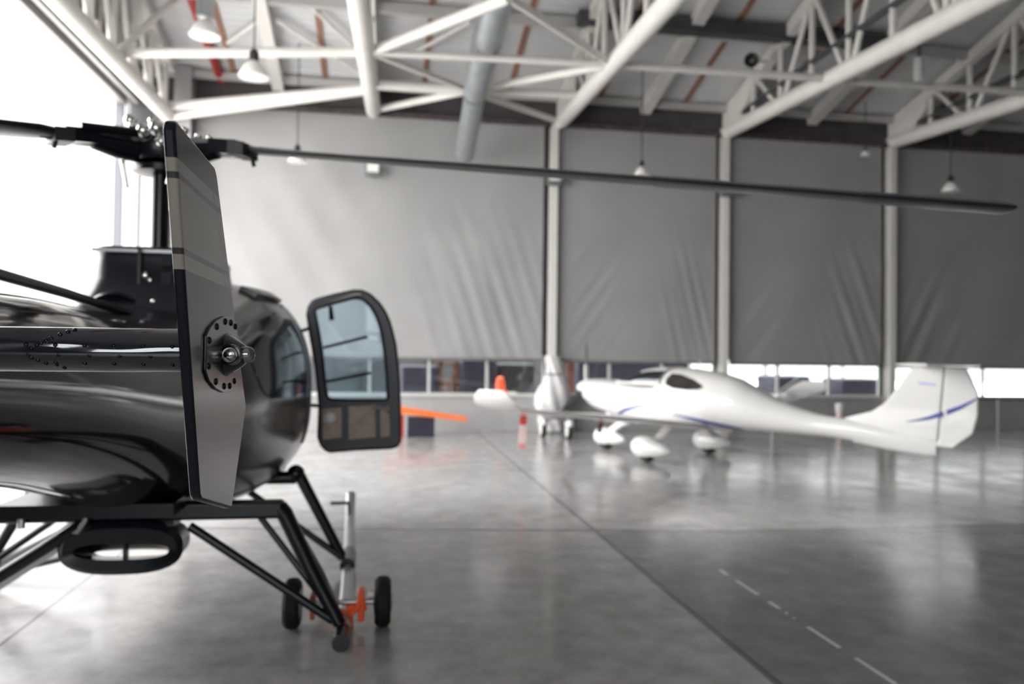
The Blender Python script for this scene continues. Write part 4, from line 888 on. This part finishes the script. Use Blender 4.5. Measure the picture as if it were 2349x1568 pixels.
part('door_pocket', quad([(739, 938), (783, 934), (784, 1003), (741, 1008)], -.012, .012), pocket, door, bevel=.004)
part('door_pocket', quad([(872, 932), (893, 931), (894, 1000), (873, 1002)], -.012, .012), pocket, door, bevel=.004)
part('pocket_bag', B().ball(dpt(757, 958, -.03), .055, .03, .05), plastic, door)
part('arm_rest', B().path([dpt(854, 934, -.03), dpt(885, 936, -.05), dpt(892, 944, -.03)], .016), skid_m, door)
part('grab_bar', B().path([dpt(742, 797, -.02), dpt(842, 772, -.03)], .013), black_metal, door)
part('grab_bar', B().path([dpt(748, 875, -.02), dpt(850, 855, -.03)], .013), black_metal, door)
part('latch', B().path([dpt(758, 702, -.015), dpt(761, 734, -.02)], [.016, .024]), black_metal, door)
part('trim_strip', B().path([dpt(757, 693, -.01), dpt(813, 677, -.012), dpt(828, 676, -.01)], .012), chrome, door)
part('hinge', B().path([dpt(708, 750, .02), dpt(722, 750, .03)], .016), black_metal, door); part('hinge', B().path([dpt(716, 930, .02), dpt(738, 930, .03)], .016), black_metal, door)
part('hinge_arm', B().path([Vector((-.66, 7.3, 1.24)), dpt(733, 930, .03)], .016), black_metal, door); part('hinge_arm', B().path([Vector((-.72, 7.3, 1.9)), dpt(713, 752, .03)], .016), black_metal, door)

# ground handling wheels clamped to the right skid
gw = thing('ground_wheel_set', 'pair of black ground handling wheels with an orange clamp on the right skid', 'wheels', (-.25, 5.08, 0))
def tyre(xc, yc, par):
    w = part('tyre', B().lathe((xc-.05, yc, .155), (1, 0, 0), [(.08, .012), (.13, 0), (.150, .02), (.155, .05), (.150, .08), (.13, .10), (.08, .088)], 36), black_rubber, par)
    part('wheel_hub', B().lathe((xc-.055, yc, .155), (1, 0, 0), [(.02, -.005), (.085, .005), (.085, .105), (.02, .115)], 24), steel, w)
tyre(.02, 5.08, gw); tyre(-.53, 5.10, gw)
part('axle', B().tube((-.49, 5.09, .155), (-.02, 5.08, .155), .017), steel, gw)
part('clamp_arm', B().beam((-.20, 5.02, .13), (-.08, 5.04, .14), .05, .045), orange, gw, bevel=.008)
part('clamp_block', B().box(-.13, -.09, 4.98, 5.12, .06, .24), orange, gw, bevel=.01)
part('lever', B().path([(-.11, 5.0, .22), (-.13, 4.98, .15), (-.17, 4.97, .12)], .018), orange, gw)
part('clamp_block', B().box(-.42, -.39, 5.02, 5.14, .07, .22), mat('dark_orange', (.4, .08, .03), .5), gw, bevel=.01)
part('axle_nut', B().tube((-.075, 5.08, .2), (-.035, 5.08, .2), .022), lamp_white, gw)
part('skid_saddle', B().box(-.28, -.16, 5.04, 5.12, .0, .105), orange, gw, bevel=.008)

# ================================================================== LIGHT
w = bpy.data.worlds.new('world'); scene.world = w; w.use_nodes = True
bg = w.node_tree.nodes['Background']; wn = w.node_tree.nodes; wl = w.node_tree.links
# hazy sky: lobes added left, overhead and behind to light the hangar, dimmer ahead
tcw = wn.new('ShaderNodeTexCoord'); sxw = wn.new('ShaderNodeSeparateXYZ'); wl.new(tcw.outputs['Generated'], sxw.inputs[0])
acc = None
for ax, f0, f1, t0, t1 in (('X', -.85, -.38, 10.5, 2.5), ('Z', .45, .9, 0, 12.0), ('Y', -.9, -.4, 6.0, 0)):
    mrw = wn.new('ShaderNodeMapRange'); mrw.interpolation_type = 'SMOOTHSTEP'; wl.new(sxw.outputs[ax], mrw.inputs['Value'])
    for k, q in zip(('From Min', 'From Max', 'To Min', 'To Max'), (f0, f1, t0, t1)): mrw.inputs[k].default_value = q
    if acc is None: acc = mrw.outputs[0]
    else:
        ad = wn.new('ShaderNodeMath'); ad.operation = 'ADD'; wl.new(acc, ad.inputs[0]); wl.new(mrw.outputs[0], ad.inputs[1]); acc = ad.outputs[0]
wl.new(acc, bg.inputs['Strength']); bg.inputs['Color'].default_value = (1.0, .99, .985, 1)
def portal(loc, rot, sx_, sy_):
    l = bpy.data.lights.new('daylight_portal', 'AREA'); l.shape = 'RECTANGLE'; l.size = sx_; l.size_y = sy_; l.cycles.is_portal = True
    o = bpy.data.objects.new('daylight_portal', l); COL.objects.link(o); o.location = loc; o.rotation_euler = rot
portal((-5.6, 11.0, 3.4), (0, rad(-90), 0), 6.9, 13.2)
portal((-1.0, -10.2, 3.6), (rad(90), 0, 0), 8, 4)
portal((8, 18.2, 1.25), (rad(-90), 0, 0), 26, .95)
scene.view_settings.view_transform = 'Standard'; scene.view_settings.look = 'None'; scene.view_settings.exposure = 0.0; scene.view_settings.gamma = 1.0
scene.view_settings.use_curve_mapping = False
cy = scene.cycles
cy.max_bounces = 10; cy.diffuse_bounces = 6; cy.glossy_bounces = 5; cy.transmission_bounces = 6; cy.transparent_max_bounces = 12
cy.caustics_reflective = False; cy.caustics_refractive = False; cy.sample_clamp_indirect = 6.0
cy.use_denoising = True
